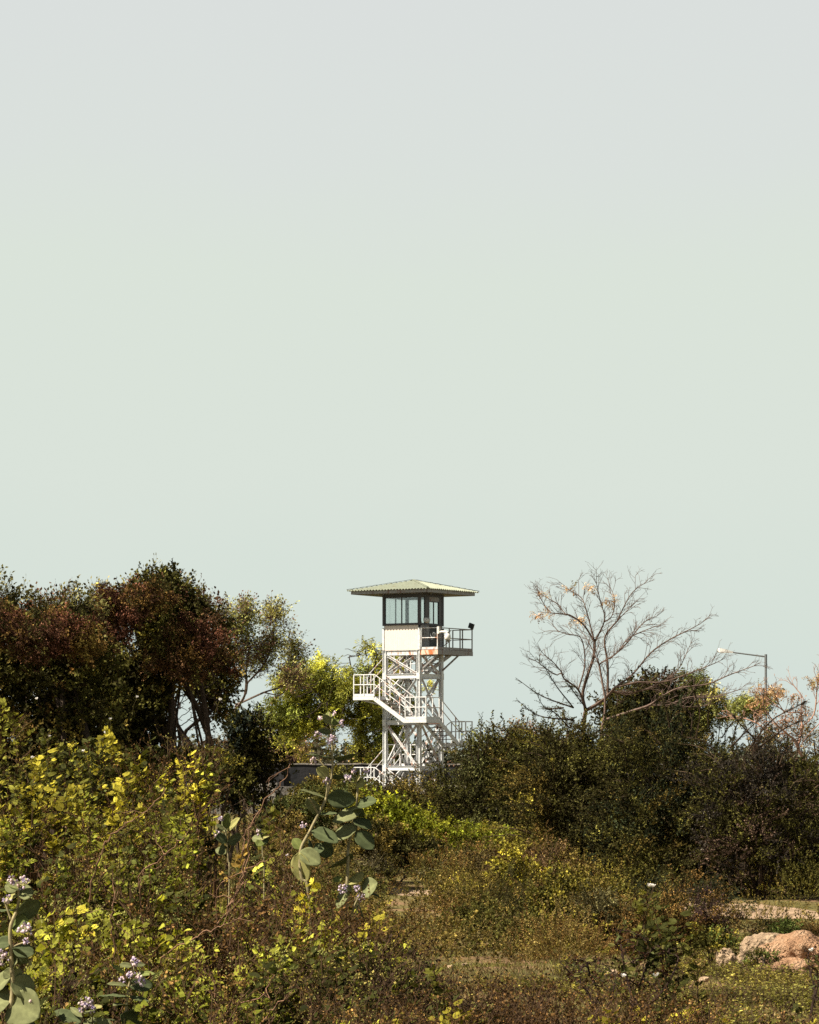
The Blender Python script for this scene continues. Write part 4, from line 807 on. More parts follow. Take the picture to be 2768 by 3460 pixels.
nm = 300; my = rng.uniform(47, 98, nm); mxx = rng.uniform(-.17, .14, nm) * my; pcm = np.interp(mxx, [-3, 0, 1.8, 4.5, 8, 16], [73.5, 70.2, 67.5, 64, 61, 57.5]); hwm = np.where(mxx < 1.5, 1.7, 2.1)
km = (np.abs(my - pcm) > hwm) & ~((mxx / my > -.013) & (mxx / my < .007) & (my > 53) & (my < 77)) & ~((mxx / my > .07) & (my < 58)); mxx, my = mxx[km], my[km]
for x_, y_ in zip(mxx, my):
    q_n = int(rng.integers(150, 330)); rr = rng.uniform(.45, 1.15); hh_ = rng.uniform(.4, 1.0); d_ = norm(rng.normal(size=(q_n, 3))); d_[:, 2] = np.abs(d_[:, 2]); q = np.array([x_, y_, float(ground_z(x_, y_))]) + d_ * [rr, rr, hh_] * rng.uniform(.55, 1.15, (q_n, 1)) * (1 + .25 * noise3(d_ * 3, 1.5, int(x_ * 10) % 50))[:, None]
    cc = np.array([OL, BN, (.22,.17,.06), GM, OL, GY, GD, GM][rng.integers(0, 8)]); put_sprays(f, 'fine' if rng.random() < .8 else 'broad', q, d_ + [0, 0, .5] + rng.normal(size=q.shape) * .4, rng.uniform(.09, .2, q_n), cc * np.exp(rng.normal(size=(q_n, 1)) * .25))
tag(f.build('undergrowth', LEAF), 'low brown and olive undergrowth filling the hollow between the bushes', 'undergrowth', kind='stuff')
# bright creeper carpet
YC = [(.36,.37,.04), (.26,.30,.035), GY]
f = Acc(); crown(f, [(1250,2730,60,36),(1310,2760,70,36),(1390,2800,80,36),(1480,2835,90,34),(1580,2850,90,40),(1690,2870,90,38),(1790,2875,80,34),(1640,2900,70,24)], 86, 'broad', 4600, .20, YC, [2, 2, 1.], seed=100, bump=.2, deep=.5, upw=.9)
tag(f.build('creeper', LEAFT), 'bright yellow green creeper carpeting the slope below the tower', 'creeper', kind='stuff')
# far wood along the horizon
f = Acc(); nL = 130; lob = [(x_, 2592 + R.uniform(-5, 5), R.uniform(25, 70), R.uniform(8, 20), R.uniform(-60, 60)) for x_ in np.linspace(-900, 3700, nL)]
crown(f, lob, 420, 'broad', 9000, 1.9, [(.10,.11,.07), (.15,.14,.09), (.09,.10,.07)], [1, 1, 1], seed=101)
tag(f.build('far_wood', LEAF), 'low grey green wood along the horizon', 'wood', kind='stuff')

# ---- rocks
def rock(name, label, cat, c, rx, ry, rz, mat, seed, rough=.16, sq=2.6):
    import bmesh
    bm = bmesh.new(); bmesh.ops.create_icosphere(bm, subdivisions=5, radius=1)
    P = np.array([v.co[:] for v in bm.verts]); P = np.sign(P) * np.abs(P) ** (2 / sq); P /= np.max(np.linalg.norm(P, axis=1))
    d = 1 + rough * noise3(P, 2.1, seed) + rough * .45 * noise3(P, 6, seed + 1) + rough * .18 * noise3(P, 17, seed + 2) + rough * .08 * noise3(P, 43, seed + 3)
    P = P * d[:, None] * [rx, ry, rz]
    for v, p in zip(bm.verts, P): v.co = p
    for f_ in bm.faces: f_.smooth = True
    me = bpy.data.meshes.new(name); bm.to_mesh(me); bm.free(); me.materials.append(mat); o = bpy.data.objects.new(name, me); COL.objects.link(o); o.location = c
    return tag(o, label, cat)
def rk(px, py, Y, w, h): c = W(px, py, Y); return (tuple(c), w * Y / F)
c, _ = rk(2580, 3235, 46.5, 0, 0); rock('boulder', 'large pale cream boulder at the lower right, left of the red earth', 'boulder', c, .43, .40, .40, ROCK, 3, .17, 2.9)
c, _ = rk(2455, 3250, 45.8, 0, 0); rock('boulder', 'smaller brown grey boulder leaning on the pale one', 'boulder', c, .17, .2, .22, ROCK, 8, .16)
c, _ = rk(2760, 3270, 44.5, 0, 0); rock('earth_heap', 'crumbly heap of reddish earth at the right edge', 'earth heap', c, .72, .6, .42, REDE, 12, .25, 2.1)
c, _ = rk(2660, 3290, 44.2, 0, 0); rock('earth_heap', 'low spill of red earth clods in front of the heap', 'earth heap', c, .40, .35, .22, REDE, 15, .22)
for i, (px, py, Y, r_) in enumerate([(2068,3252,44,.10),(1577,3234,46,.06),(2600,3345,40,.06),(2380,3330,42,.05),(1522,3256,45,.04)]):
    c, _ = rk(px, py, Y, 0, 0); c = (c[0], c[1], float(ground_z(c[0], c[1])) + r_ * .4)
    rock('stone', ['pale rounded stone lying in the grass left of the bare shrub', 'small white stone in the grass below the scrub', 'small tan stone in front of the earth heap', 'small brown stone below the fresh green bush', 'tiny flat white stone at the left of the grass'][i], 'stone', c, r_ * 1.4, r_, r_ * .8, ROCK, 20 + i)

# ---- grass and low weeds
n = 60000; yy = rng.uniform(31, 58, n); xx = rng.uniform(-.02, .165, n) * yy + rng.normal(size=n) * .2; zb = ground_z(xx, yy)
dens = noise3(np.stack([xx, yy * .5, xx * 0], 1), 1.6, 7) + rng.normal(size=n) * .5 > -.25; pth = np.interp(xx, [-3, 0, 4, 8, 16], [74, 70, 64, 60.5, 57]) - 2.8; ok = dens & (yy < pth)
xx, yy, zb = xx[ok], yy[ok], zb[ok]; n = len(xx)
an = rng.uniform(0, 6.28, n); h = rng.uniform(.025, .09, n); lean = rng.normal(size=(n, 2)) * h[:, None] * .7; w_ = .008
V = np.stack([np.stack([xx - w_*np.cos(an), yy - w_*np.sin(an), zb - .01], 1), np.stack([xx + w_*np.cos(an), yy + w_*np.sin(an), zb - .01], 1), np.stack([xx + lean[:, 0], yy + lean[:, 1], zb + h], 1)], 1)
cg = palette(V[:, 2], [(.17,.165,.05), (.11,.11,.04), (.21,.16,.075), (.14,.09,.05)], [2, 2, 1.4, 1], .9, 8)
a = Acc(); a.add(V.reshape(-1, 3), [np.arange(n * 3).reshape(n, 3)], np.repeat(cg, 3, 0)); tag(a.build('grass', LEAFT), 'short yellow green grass on the open patch below the scrub', 'grass', kind='stuff')
# ------------------------------------------------------------------ foreground weeds (prototypes, tip at z=0, growing down to z=-1)
def bob(b, P, s, mult=1., flag=2):                   # small flower bud: octahedron
    V = np.array([[1,0,0],[-1,0,0],[0,1,0],[0,-1,0],[0,0,1.2],[0,0,-1]]) * s + P
    b.add(V, (), [[0,2,4],[2,1,4],[1,3,4],[3,0,4],[2,0,5],[1,2,5],[3,1,5],[0,3,5]], mult, flag)
def wander(P0, P1, n, j):
    P = np.linspace(P0, P1, n + 1); 
    for i in range(1, n): P[i] += rv(j)
    return P
def weed(kind, seed):
    R.seed(seed); b = TB(); main = wander(np.array([R.gauss(0,.05), R.gauss(0,.05), -1.]), np.zeros(3), 7, .018); 
    for i in range(7): b.stem(main[i], main[i+1], .0065 - i * .0006, .0059 - i * .0006)
    def along(t): i = min(6, int(t * 7)); return main[i] + (main[i+1] - main[i]) * (t * 7 - i)
    if kind == 'broad':
        for j in range(46):
            t = R.uniform(.15, .97); P = along(t); a_ = R.uniform(0, 6.28); D = np.array([math.cos(a_), math.sin(a_), R.uniform(-.35, .7)]); L_ = R.uniform(.035, .10) * (1.1 - .4 * t)
            q = P + D * R.uniform(.01, .05); b.stem(P, q, .002, .0015); b.leaf(TOOTH, q, D, [-.6 - .3 * D[0] + R.gauss(0,.4), -.4 - .3 * D[1] + R.gauss(0,.4), .8], L_, R.uniform(1., 1.5), R.uniform(.65, 1.25))
        for j in range(6):
            t = R.uniform(.3, .93); P = along(t); a_ = R.uniform(0, 6.28); e = P + np.array([math.cos(a_), math.sin(a_), 1.2]) * R.uniform(.07, .16); b.stem(P, e, .0025, .0015)
            for i in range(7): Q = P + (e - P) * R.uniform(.3, 1); b.leaf(OVAL, Q, rv() + [0,0,.3], rv(.6) + [-.6,-.4,.8], R.uniform(.022, .05), R.uniform(.9, 1.6), R.uniform(.7, 1.4))
            for i in range(R.randint(1, 4)): bob(b, e + rv(.009), R.uniform(.003, .005))
        for i in range(6): bob(b, rv(.012), R.uniform(.004, .006))
    if kind == 'fern':
        for j in range(26):
            t = R.uniform(.25, 1.) ; P = along(min(t, .99)); a_ = R.uniform(0, 6.28); D = np.array([math.cos(a_), math.sin(a_), R.uniform(0, .7)]); b.leaf(FERN, P, D, [-.6-.3*D[0], -.4-.3*D[1], .8], R.uniform(.05, .11) * (1.2 - .5 * t), R.uniform(.9, 1.3), R.uniform(.7, 1.35))
        for j in range(4):
            P = along(R.uniform(.5, .9)); e = P + np.array([R.gauss(0,.08), R.gauss(0,.08), R.uniform(.06,.14)]); b.stem(P, e, .0025, .0015)
            for i in range(5): b.leaf(FERN, P + (e - P) * (i + 1) / 5, rv() + [0,0,.4], [-.5,-.4,.8], R.uniform(.03,.06), 1.2, R.uniform(.8, 1.4))
    if kind == 'dry':
        def br(P, D, L_, r, dep):
            Q = wander(P, P + D * L_, 3, .012 * L_ / .3)
            for i in range(3): b.stem(Q[i], Q[i+1], r * (1 - .15 * i), r * (.85 - .15 * i))
            if dep == 0:
                for i in range(3): b.leaf(DIA, Q[-1] + rv(.006), rv(), rv(), R.uniform(.008, .02), 1.8, R.uniform(.5, 1.5), 0)
                return
            for i in range(3): br(Q[R.choice((1, 2, 3))], norm(D + rv(.38) + [0,0,.12]), L_ * R.uniform(.45, .75), r * .6, dep - 1)
            for i in range(4): b.leaf(DIA, Q[R.choice((1,2,3))] + rv(.008), rv(), rv(), R.uniform(.010, .024), 1.6, R.uniform(.5, 1.5), 0)
        for j in range(5):
            t = R.uniform(.3, .85); a_ = R.uniform(0, 6.28); br(along(t), norm(np.array([math.cos(a_) * .7, math.sin(a_) * .7, 1])), R.uniform(.12, .28), .0036, 2)
    return b.get()
WEED = {k: [weed(k, 50 + i * 13) for i in range(6)] for k in ('broad', 'fern', 'dry')}
ENV = np.array([(-900,2380),(-100,2350),(0,2360),(100,2430),(330,2440),(520,2470),(640,2500),(760,2480),(830,2560),(900,2640),(1000,2760),(1100,2930),(1200,3060),(1300,3150),(1450,3250),(1600,3315),(1800,3330),(2000,3340),(2200,3370),(2400,3410),(2600,3430),(2768,3450),(3600,3460)], float)
def weeds_at(px, py, kindcols, accs, scale=(.8, 1.15)):
    """px,py: where each tip shows; nearer weeds show lower, so the bank is one slope of plants rooted in the ground."""
    t = np.clip((py - 2330) / 1170, 0, 1); Y = 25.5 - 11.5 * t + rng.uniform(-1, 1, len(px)); P = np.stack([(px - PX0) / F * Y, Y, EYE + (HY - py) / F * Y], 1)
    gz = ground_z(P[:, 0], P[:, 1]); hgt = P[:, 2] - gz
    for kind, (cols, wts, twig), frac_mask in kindcols:
        m = frac_mask & (hgt > .25); Q = P[m]; n = len(Q)
        if n == 0: continue
        s = np.minimum(rng.uniform(*scale, n), np.maximum(.3, hgt[m])); az = rng.normal(size=n) * .55; s = s * (.85 + .35 * np.clip((py[m] - 2700) / 400, 0, 1) * np.clip(1.3 - px[m] / 1000, 0, 1)); tilt = rng.normal(size=(n, 2)) * .15
        c_, s_ = np.cos(az), np.sin(az); Z0 = np.zeros(n); O = np.ones(n)
        M = np.stack([np.stack([c_, -s_, tilt[:, 0]], 1), np.stack([s_, c_, tilt[:, 1]], 1), np.stack([Z0, Z0, O], 1)], 1) * s[:, None, None]
        col = palette(Q, cols, wts, 1.8, 3); wh = rng.integers(0, 6, n)
        for w in range(6):
            k_ = wh == w; accs[kind].inst(WEED[kind][w], M[k_], Q[k_], col[k_], twig)
        A = Q + M @ np.array([0, 0, -1.]); B = A.copy(); B[:, 2] = gz[m] - .02; k_ = A[:, 2] > gz[m]
        if k_.any(): tubes(accs[kind], B[k_], A[k_], np.full(k_.sum(), .008), np.full(k_.sum(), .006), twig, 4)
KB = ([(.37,.38,.055), (.20,.22,.03), (.06,.068,.016), (.36,.30,.07)], [2.2, 2., 2.3, .3], (.09,.07,.03))
KBR = ([(.22,.21,.045), (.12,.13,.03), (.06,.065,.018)], [1, 2, 2], (.08,.06,.03))
KF = ([(.38,.34,.045), (.16,.16,.03), (.06,.065,.02), (.28,.19,.05)], [1.8, 2, 2.2, .3], (.10,.055,.03))
KD = ([(.14,.078,.03), (.21,.13,.045), (.045,.03,.02), (.20,.17,.05)], [2, 1.3, 1, 1.3], (.10,.062,.038))
accs = {'broad': Acc(), 'fern': Acc(), 'dry': Acc()}
def scatter(n, x0, x1, extra0=0, extra1=1100, p=1.0):
    px = rng.uniform(x0, x1, n); top = np.interp(px, ENV[:, 0], ENV[:, 1]); py = top + extra0 + (extra1 - extra0) * rng.random(n) ** p; ok = py < 3620; return px[ok], py[ok]
def mixed(px, py, wts):
    u = rng.random(len(px)); w = wts / wts.sum(1, keepdims=True); a_ = u < w[:, 0]; b_ = ~a_ & (u < w[:, 0] + w[:, 1]); c_ = ~a_ & ~b_
    weeds_at(px, py, [('broad', KB, a_ & (px < 1350)), ('broad', KBR, a_ & (px >= 1350)), ('fern', KF, b_), ('dry', KD, c_)], accs)
def wts(px, py):
    low = np.clip((py - 2650) / 300, 0, 1); left = np.clip(1 - (px - 400) / 1100, 0, 1); nz = noise3(np.stack([px / 140, py / 140, px * 0], 1), 1., 9)
    wb = low * (.25 + .9 * left) + .15 * (1 - low) * left + .12 * np.clip(nz, 0, 2); wf = .15 + .75 * (1 - low) * np.clip(1.4 - px / 1200, 0, 1); wd = .30 + .55 * (1 - left) + .5 * np.clip(-nz, 0, 2); right = px > 1350
    wb = np.where(right, .08, wb); wf = np.where(right, .28, wf); return np.clip(np.stack([wb, wf, wd], 1), .02, 9)
for (n, x0, x1, e0, e1, p) in ((900, -100, 1250, 60, 1150, .9), (40, -60, 850, 0, 90, 1.), (80, -900, -100, 40, 900, 1.), (760, 1150, 2400, -20, 420, .8), (120, 2300, 3300, -60, 200, .8)):
    px, py = scatter(n, x0, x1, e0, e1, p); hole = noise3(np.stack([px / 95, py / 95, px * 0], 1), 1., 33); k_ = (hole > -.55) | (px > 1250); px, py = px[k_], py[k_]; mixed(px, py, wts(px, py))
fq = np.array([2190,2207,2222,2240,2215,2300,2180,2260,2330], float); weeds_at(fq, np.array([3006,3000,3006,3060,3100,3090,3120,3150,3160], float), [('fern', ([(.13,.13,.03), (.07,.075,.02)], [1, 1], (.06,.04,.025)), np.ones(9, bool))], accs)
px = np.array([960,1000,1030,1060,1090,1120,1150,1180,1040,1080,1000,1200,1170,985,1230,1100,1140,1050], float); py = np.array([2990,3050,3010,3070,3120,3080,3140,3180,3160,3200,3120,3200,3090,3080,3150,3240,3230,3090], float) - 10; mixed(px, py, np.tile([.5, .2, .3], (len(px), 1)))
tag(accs['broad'].build('leafy_weeds', LEAFT), 'dense yellow green toothed leaf weeds filling the lower left', 'weeds', kind='stuff')
tag(accs['fern'].build('fern_leaved_weeds', LEAFT), 'olive weeds with finely cut leaves along the top of the weed bank', 'weeds', kind='stuff')
tag(accs['dry'].build('dry_weeds', LEAF), 'brown dead twiggy weeds tangled through the bank and along the bottom', 'weeds', kind='stuff')
# low weeds on the ground at the right
a = Acc(); n = 9000; yy = rng.uniform(31, 56, n); xx = rng.uniform(.02, .16, n) * yy; keep = (noise3(np.stack([xx, yy * .6, xx * 0], 1), 1.3, 17) + (xx / yy - .075) * 14 > .1); xx, yy = xx[keep], yy[keep]; n = len(xx)
Q = np.stack([xx, yy, ground_z(xx, yy) + rng.uniform(.04, .24, n)], 1); az = rng.uniform(0, 6.28, n); s = rng.uniform(.5, .9, n); c_, s_ = np.cos(az) * s, np.sin(az) * s; Z0 = np.zeros(n)
M = np.stack([np.stack([c_, -s_, Z0], 1), np.stack([s_, c_, Z0], 1), np.stack([Z0, Z0, s * .5], 1)], 1); col = palette(Q, [(.34,.30,.075), (.22,.21,.055), (.34,.23,.10), (.12,.11,.04)], [2, 2, 1, 1], 1.2, 19)
def trim(Tm, f=.35):                                  # light version: fewer leaves
    return Tm
LOW = []
for i in range(4):
    R.seed(300 + i); b = TB()
    for j in range(22):
        a_ = R.uniform(0, 6.28); rr = R.uniform(0, .10); P = np.array([rr * math.cos(a_), rr * math.sin(a_), R.uniform(-.35, 0)]); b.leaf(DIA, P, rv() + [0, 0, .4], rv(.6) + [0, 0, 1], R.uniform(.03, .07), 1.6, R.uniform(.6, 1.4))
    for j in range(4): b.stem((R.gauss(0,.03), R.gauss(0,.03), -.5), (R.gauss(0,.08), R.gauss(0,.08), .02), .004, .002)
    LOW.append(b.get())
wh = rng.integers(0, 4, n)
for w in range(4): a.inst(LOW[w], M[wh == w], Q[wh == w], col[wh == w])
tag(a.build('low_weeds', LEAFT), 'low yellowish ground weeds in front of the boulders', 'weeds', kind='stuff')

# ------------------------------------------------------------------ milkweeds
LU = np.array([0, .12, .28, .45, .62, .78, .90, 1.0]); LWd = np.array([.10, .62, .93, 1.0, .95, .76, .47, .04])
def bigleaf(root, P, Q, width, nrm, col, name='leaf'):
    P, Q = np.array(P, float), np.array(Q, float); L_ = np.linalg.norm(Q - P); D = (Q - P) / L_; n_ = np.array(nrm, float); S_ = norm(np.cross(D, n_)); n_ = np.cross(S_, D)
    a = Acc(); vs = np.linspace(-1, 1, 9); V = []; C_ = []; droop = R.uniform(.02, .12); cup = R.uniform(.12, .28); ph = R.uniform(0, 6)
    LU2 = np.linspace(0, 1, 15); WW = np.interp(LU2, LU, LWd)
    for u, w in zip(LU2, WW):
        for v in vs:
            h = cup * abs(v) ** 1.6 * w * width * .5 - droop * L_ * (u * u) + droop * L_ * .5 * u + .012 * L_ * math.sin(u * 14 + v * 3 + ph) * abs(v) - .012 * L_ * (abs(math.sin((u * 7.5 - abs(v) * 1.3) * PI)) ** 6)
            V.append(P + D * L_ * u + S_ * v * w * width * .5 + n_ * h)
            rib = 1.35 if abs(v) < .1 else (1.12 if abs(math.sin((u * 7.5 - abs(v) * 1.3) * PI)) < .22 else 1.); C_.append(np.array(col) * rib * (1 + .05 * math.sin(u * 9 + ph)))
    idx = np.arange(15 * 9).reshape(15, 9); a.add(V, [np.stack([idx[:-1, :-1], idx[:-1, 1:], idx[1:, 1:], idx[1:, :-1]], -1).reshape(-1, 4)], np.array(C_))
    base = np.array(root.location, np.float32); a.V = [v - base for v in a.V]
    o = a.build(name, MILK, root, True); m = o.modifiers.new('thickness', 'SOLIDIFY'); m.thickness = .0012; return o
def flowers(root, c, r, n, openf=.4):
    a = Acc(); c = np.array(c, float)
    for i in range(n):
        d = norm(rv() + [0, -.35, .5]); P = c + d * r * R.uniform(.55, 1.1); tubes(a, [c], [P], [.0016], [.0014], (.35, .33, .22), 4)
        if R.random() < openf:                       # five pointed star with dark crown
            u = norm(np.cross(d, rv())); v = np.cross(d, u); V = [P - d * .003]; s = R.uniform(.009, .013); ph = R.uniform(0, 6)
            for k in range(10):
                rr = s if k % 2 == 0 else s * .42; t = ph + k * PI / 5; V.append(P + (u * math.cos(t) + v * math.sin(t)) * rr + d * (.004 if k % 2 == 0 else 0))
            cc = [(.40, .36, .50)] + [(.62, .54, .68) if k % 2 == 0 else (.36, .28, .50) for k in range(10)]; a.add(V, [np.array([[0, 1 + k, 1 + (k + 1) % 10] for k in range(10)])], np.array(cc))
            bb = TB(); bob(bb, P + d * .004, .0035); Tm = bb.get(); a.add(Tm[0], Tm[1], (.22, .16, .32))
        else:
            s = R.uniform(.0045, .0075); V = []; n_ = 8
            for j in range(5):
                ph = -PI / 2 + PI * (j + .001) / 4.002
                for k in range(n_): V.append(P + np.array([math.cos(ph) * math.cos(k * PI / 4), math.cos(ph) * math.sin(k * PI / 4), math.sin(ph) * 1.15]) * s)
            i_ = np.arange(n_); a.add(V, [np.concatenate([np.stack([i_, (i_ + 1) % n_, (i_ + 1) % n_ + n_, i_ + n_], 1) + j * n_ for j in range(4)])], R.choice([(.66, .50, .52), (.60, .50, .60), (.70, .60, .56), (.55, .44, .55)]))
    base = np.array(root.location, np.float32); a.V = [v - base for v in a.V]; return a.build('flower_cluster', LEAF, root, True)
NL = {'l': (-.5, -.62, .6), 'd': (.75, -.62, -.25), 'u': (-.15, -.28, .95), 'g': (.1, -.9, .45), 'm': (-.1, -.75, .65), 'b': (.5, -.45, -.7)}
CG, CGL, CY_, CDK = (.085, .105, .05), (.175, .19, .09), (.32, .31, .12), (.11, .14, .10)  # sun-facing leaves paler, turned-away leaves darker: light put into the colour
def milkweed(label, cv, sc, Y, basepx, stems, leaves, fl):
    x0 = (basepx - PX0) / F * Y; root = empty('milkweed', (x0, Y, float(ground_z(x0, Y)) - .02)); tag(root, label, 'milkweed', 'flowering milkweeds in the foreground')
    k = Y / F * sc
    for pts, r0, r1, *dy in stems:
        dd = dy[0] if dy else 0; P = [W(*cv(x, y), Y + dd * (i / max(1, len(pts) - 1))) for i, (x, y) in enumerate(pts)]
        if pts is stems[0][0]: P = [np.array([x0, Y, root.location[2]])] + P
        P = smoothpath(P, 6); a = Acc(); polytube(a, P - np.array(root.location), np.linspace(r0, r1, len(P)), (.30, .26, .15), 8); a.build('stem', BARK, root, True)
    for (x0_, y0_, x1_, y1_, w, t, *cc) in leaves:
        dy = R.uniform(-.12, .12) * (1 if t != 'l' else .6); n_ = np.array(NL[t]) + rv(.12); dy0 = R.uniform(-.02, .02)
        bigleaf(root, W(*cv(x0_, y0_), Y + dy0), W(*cv(x1_, y1_), Y + dy), w * k * (1.9 if t in 'ldg' else 2.3), n_, cc[0] if cc else {'l': CGL, 'd': CG, 'u': CG, 'g': (.16, .19, .06), 'm': CG, 'b': CG}[t])
    for (x, y, r, n) in fl: flowers(root, W(*cv(x, y), Y - .03), r * k * 1.05, int(n * 1.2))
milkweed('tall flowering milkweed in the centre with big grey green leaves, left of the tower', c8, 1 / 2.836, 18.6, 1060,
  [([(560,1900),(480,1600),(470,1350),(560,1160),(640,1000),(690,900),(718,835),(745,740),(770,620),(778,470),(772,300),(757,120),(750,20)], .011, .004),
   ([(718,835),(728,760),(735,700)], .007, .006, -.05), ([(900,1950),(920,1600),(930,1300),(960,1150),(1008,920),(1015,780),(1018,690),(1040,640)], .010, .004, .1), ([(940,2000),(1000,1850),(1040,1780),(1060,1740)], .008, .005, -.1),
   ([(755,640),(700,540),(640,480),(600,480)], .004, .003), ([(765,280),(700,250),(650,240)], .003, .002), ([(757,130),(800,150),(870,130)], .003, .002), ([(635,985),(590,900),(550,840)], .006, .004, -.1), ([(1012,700),(960,690),(925,670)], .003, .002)],
  [(772,465,522,415,34,'u'),(785,470,1000,428,40,'b'),(742,640,625,555,66,'l',CY_),(745,632,900,650,26,'b'),(712,838,468,752,32,'l'),(725,840,1000,862,96,'d'),(1010,905,1195,865,66,'m'),(1015,690,1112,598,44,'b'),
   (995,662,880,605,34,'l'),(1008,690,1085,712,56,'g',CY_),(1060,955,770,1062,84,'l'),(985,985,1070,950,90,'d'),(985,1045,1142,1140,100,'d'),(640,985,530,848,62,'l'),(648,1000,820,985,34,'u'),(1015,1110,785,1245,104,'l'),
   (580,1145,832,1262,74,'m'),(1000,1165,1172,1330,86,'d'),(470,1345,660,1472,90,'l'),(455,1365,505,1662,118,'l',CY_),(640,1290,780,1385,84,'d'),(475,1335,400,1225,56,'g'),(960,1375,740,1530,116,'d'),(560,1390,558,1225,44,'d'),
   (590,1340,700,1320,60,'m'),(1070,1765,1205,1650,140,'l'),(1050,1640,945,1600,104,'g',CY_),(1090,1750,1250,1790,56,'u'),(1040,1870,1000,2062,128,'d'),(930,1740,812,1895,84,'l'),(960,1745,880,1690,60,'l'),(1010,1800,975,1895,44,'l'),(850,1640,795,1600,44,'g'),
   (757,130,690,40,40,'l'),(760,150,835,85,40,'g'),(765,215,640,190,30,'d'),(762,215,822,175,50,'b'),(750,130,738,10,40,'g',(.30,.33,.12)),(700,330,655,320,36,'l',CY_),(780,1290,690,1120,10,'m'),(870,330,800,300,18,'d')],
  [(665,85,26,9),(868,122,28,10),(635,238,34,14),(768,290,44,26),(590,485,36,12),(728,685,34,12),(920,662,40,18),(1095,580,30,10),(970,585,26,8),(498,1105,30,9),(800,30,22,6),(880,1715,40,16),(1012,1712,30,10),(1055,1800,48,18),(345,1395,16,4)])
milkweed('large milkweed at the left edge with broad grey leaves cut off by the frame', c5, .6377, 13.6, 20,
  [([(40,1600),(65,1350),(60,1150),(55,1000),(90,900),(100,830),(95,760)], .012, .005), ([(60,1180),(20,1130),(0,1120)], .004, .003), ([(60,960),(30,870),(20,850)], .005, .003), ([(60,1100),(110,1080),(140,1070)], .004, .003)],
  [(100,790,25,770,44,'l'),(98,820,20,860,40,'l',CY_),(100,825,178,800,72,'l'),(90,925,215,862,66,'d'),(95,900,-10,905,30,'b'),(60,985,150,955,58,'g',(.12,.15,.05)),(60,1075,-20,1078,34,'m'),(70,1110,182,1130,44,'m'),(62,1110,150,1180,50,'b'),
   (60,1235,112,1272,48,'l'),(60,1250,18,1228,40,'l'),(60,1255,-30,1320,74,'l'),(62,1275,182,1352,76,'l'),(50,1390,206,1468,118,'l'),(55,1385,-90,1400,130,'l'),(90,1180,60,1195,40,'l'),(60,1480,190,1500,40,'m'),(98,770,160,745,26,'l',CY_),(96,790,40,735,30,'g')],
  [(118,760,34,14),(45,850,26,8),(132,1012,38,16),(140,1072,18,8),(10,1150,36,14),(166,1392,10,4),(70,745,24,8)])
milkweed('low milkweed at the bottom left holding its flower head just above the lower edge', c5, .6377, 14.2, 272,
  [([(425,1600),(428,1500),(440,1420),(445,1385)], .007, .004)],
  [(430,1500,288,1432,34,'m'),(438,1470,370,1415,18,'l'),(445,1450,510,1425,14,'l'),(500,1425,538,1405,26,'l',CY_),(440,1500,620,1480,24,'u'),(430,1510,600,1510,44,'l')],
  [(455,1400,34,18),(485,1425,26,10),(435,1420,22,8)])
milkweed('low milkweed at the bottom with two stacked lilac flower heads and thin spread leaves', c5, .6377, 14.6, 440,
  [([(655,1600),(670,1420),(680,1320),(705,1230),(712,1190)], .008, .004), ([(680,1310),(720,1290),(745,1270)], .004, .003)],
  [(700,1195,772,1188,20,'l'),(700,1200,632,1190,18,'l'),(680,1305,568,1288,26,'l'),(690,1310,812,1288,40,'m'),(675,1365,522,1350,20,'u'),(680,1360,790,1385,22,'u'),(600,1408,692,1410,52,'l'),(640,1460,770,1500,60,'d'),(660,1240,595,1190,14,'g'),(720,1240,820,1238,16,'g')],
  [(715,1180,26,16),(740,1272,34,22),(690,1260,30,12),(650,1270,16,6)])
milkweed('small young milkweed standing among brown weeds between the two twisted pink branches', c5, .6377, 19., 758,
  [([(1215,800),(1210,640),(1200,520),(1185,440)], .006, .003)],
  [(1190,475,1145,450,18,'l'),(1195,470,1210,390,26,'g'),(1210,480,1268,412,24,'l',CY_),(1200,545,1140,495,26,'m'),(1205,540,1280,510,34,'d'),(1190,560,1160,600,30,'d'),(1200,490,1180,420,20,'l'),(1200,600,1140,580,24,'l')],
  [(1172,415,18,7),(1152,500,16,6)])
milkweed('smallest milkweed with a round knot of cupped leaves left of the tall one', c5, .6377, 19.4, 882,
  [([(1400,760),(1392,620),(1388,520)], .005, .003)],
  [(1390,530,1335,515,26,'l'),(1390,530,1418,510,30,'l',CY_),(1388,535,1365,560,26,'g'),(1392,540,1420,545,22,'m'),(1390,520,1370,470,14,'l'),(1392,515,1410,490,14,'g')],
  [(1372,490,14,6)])
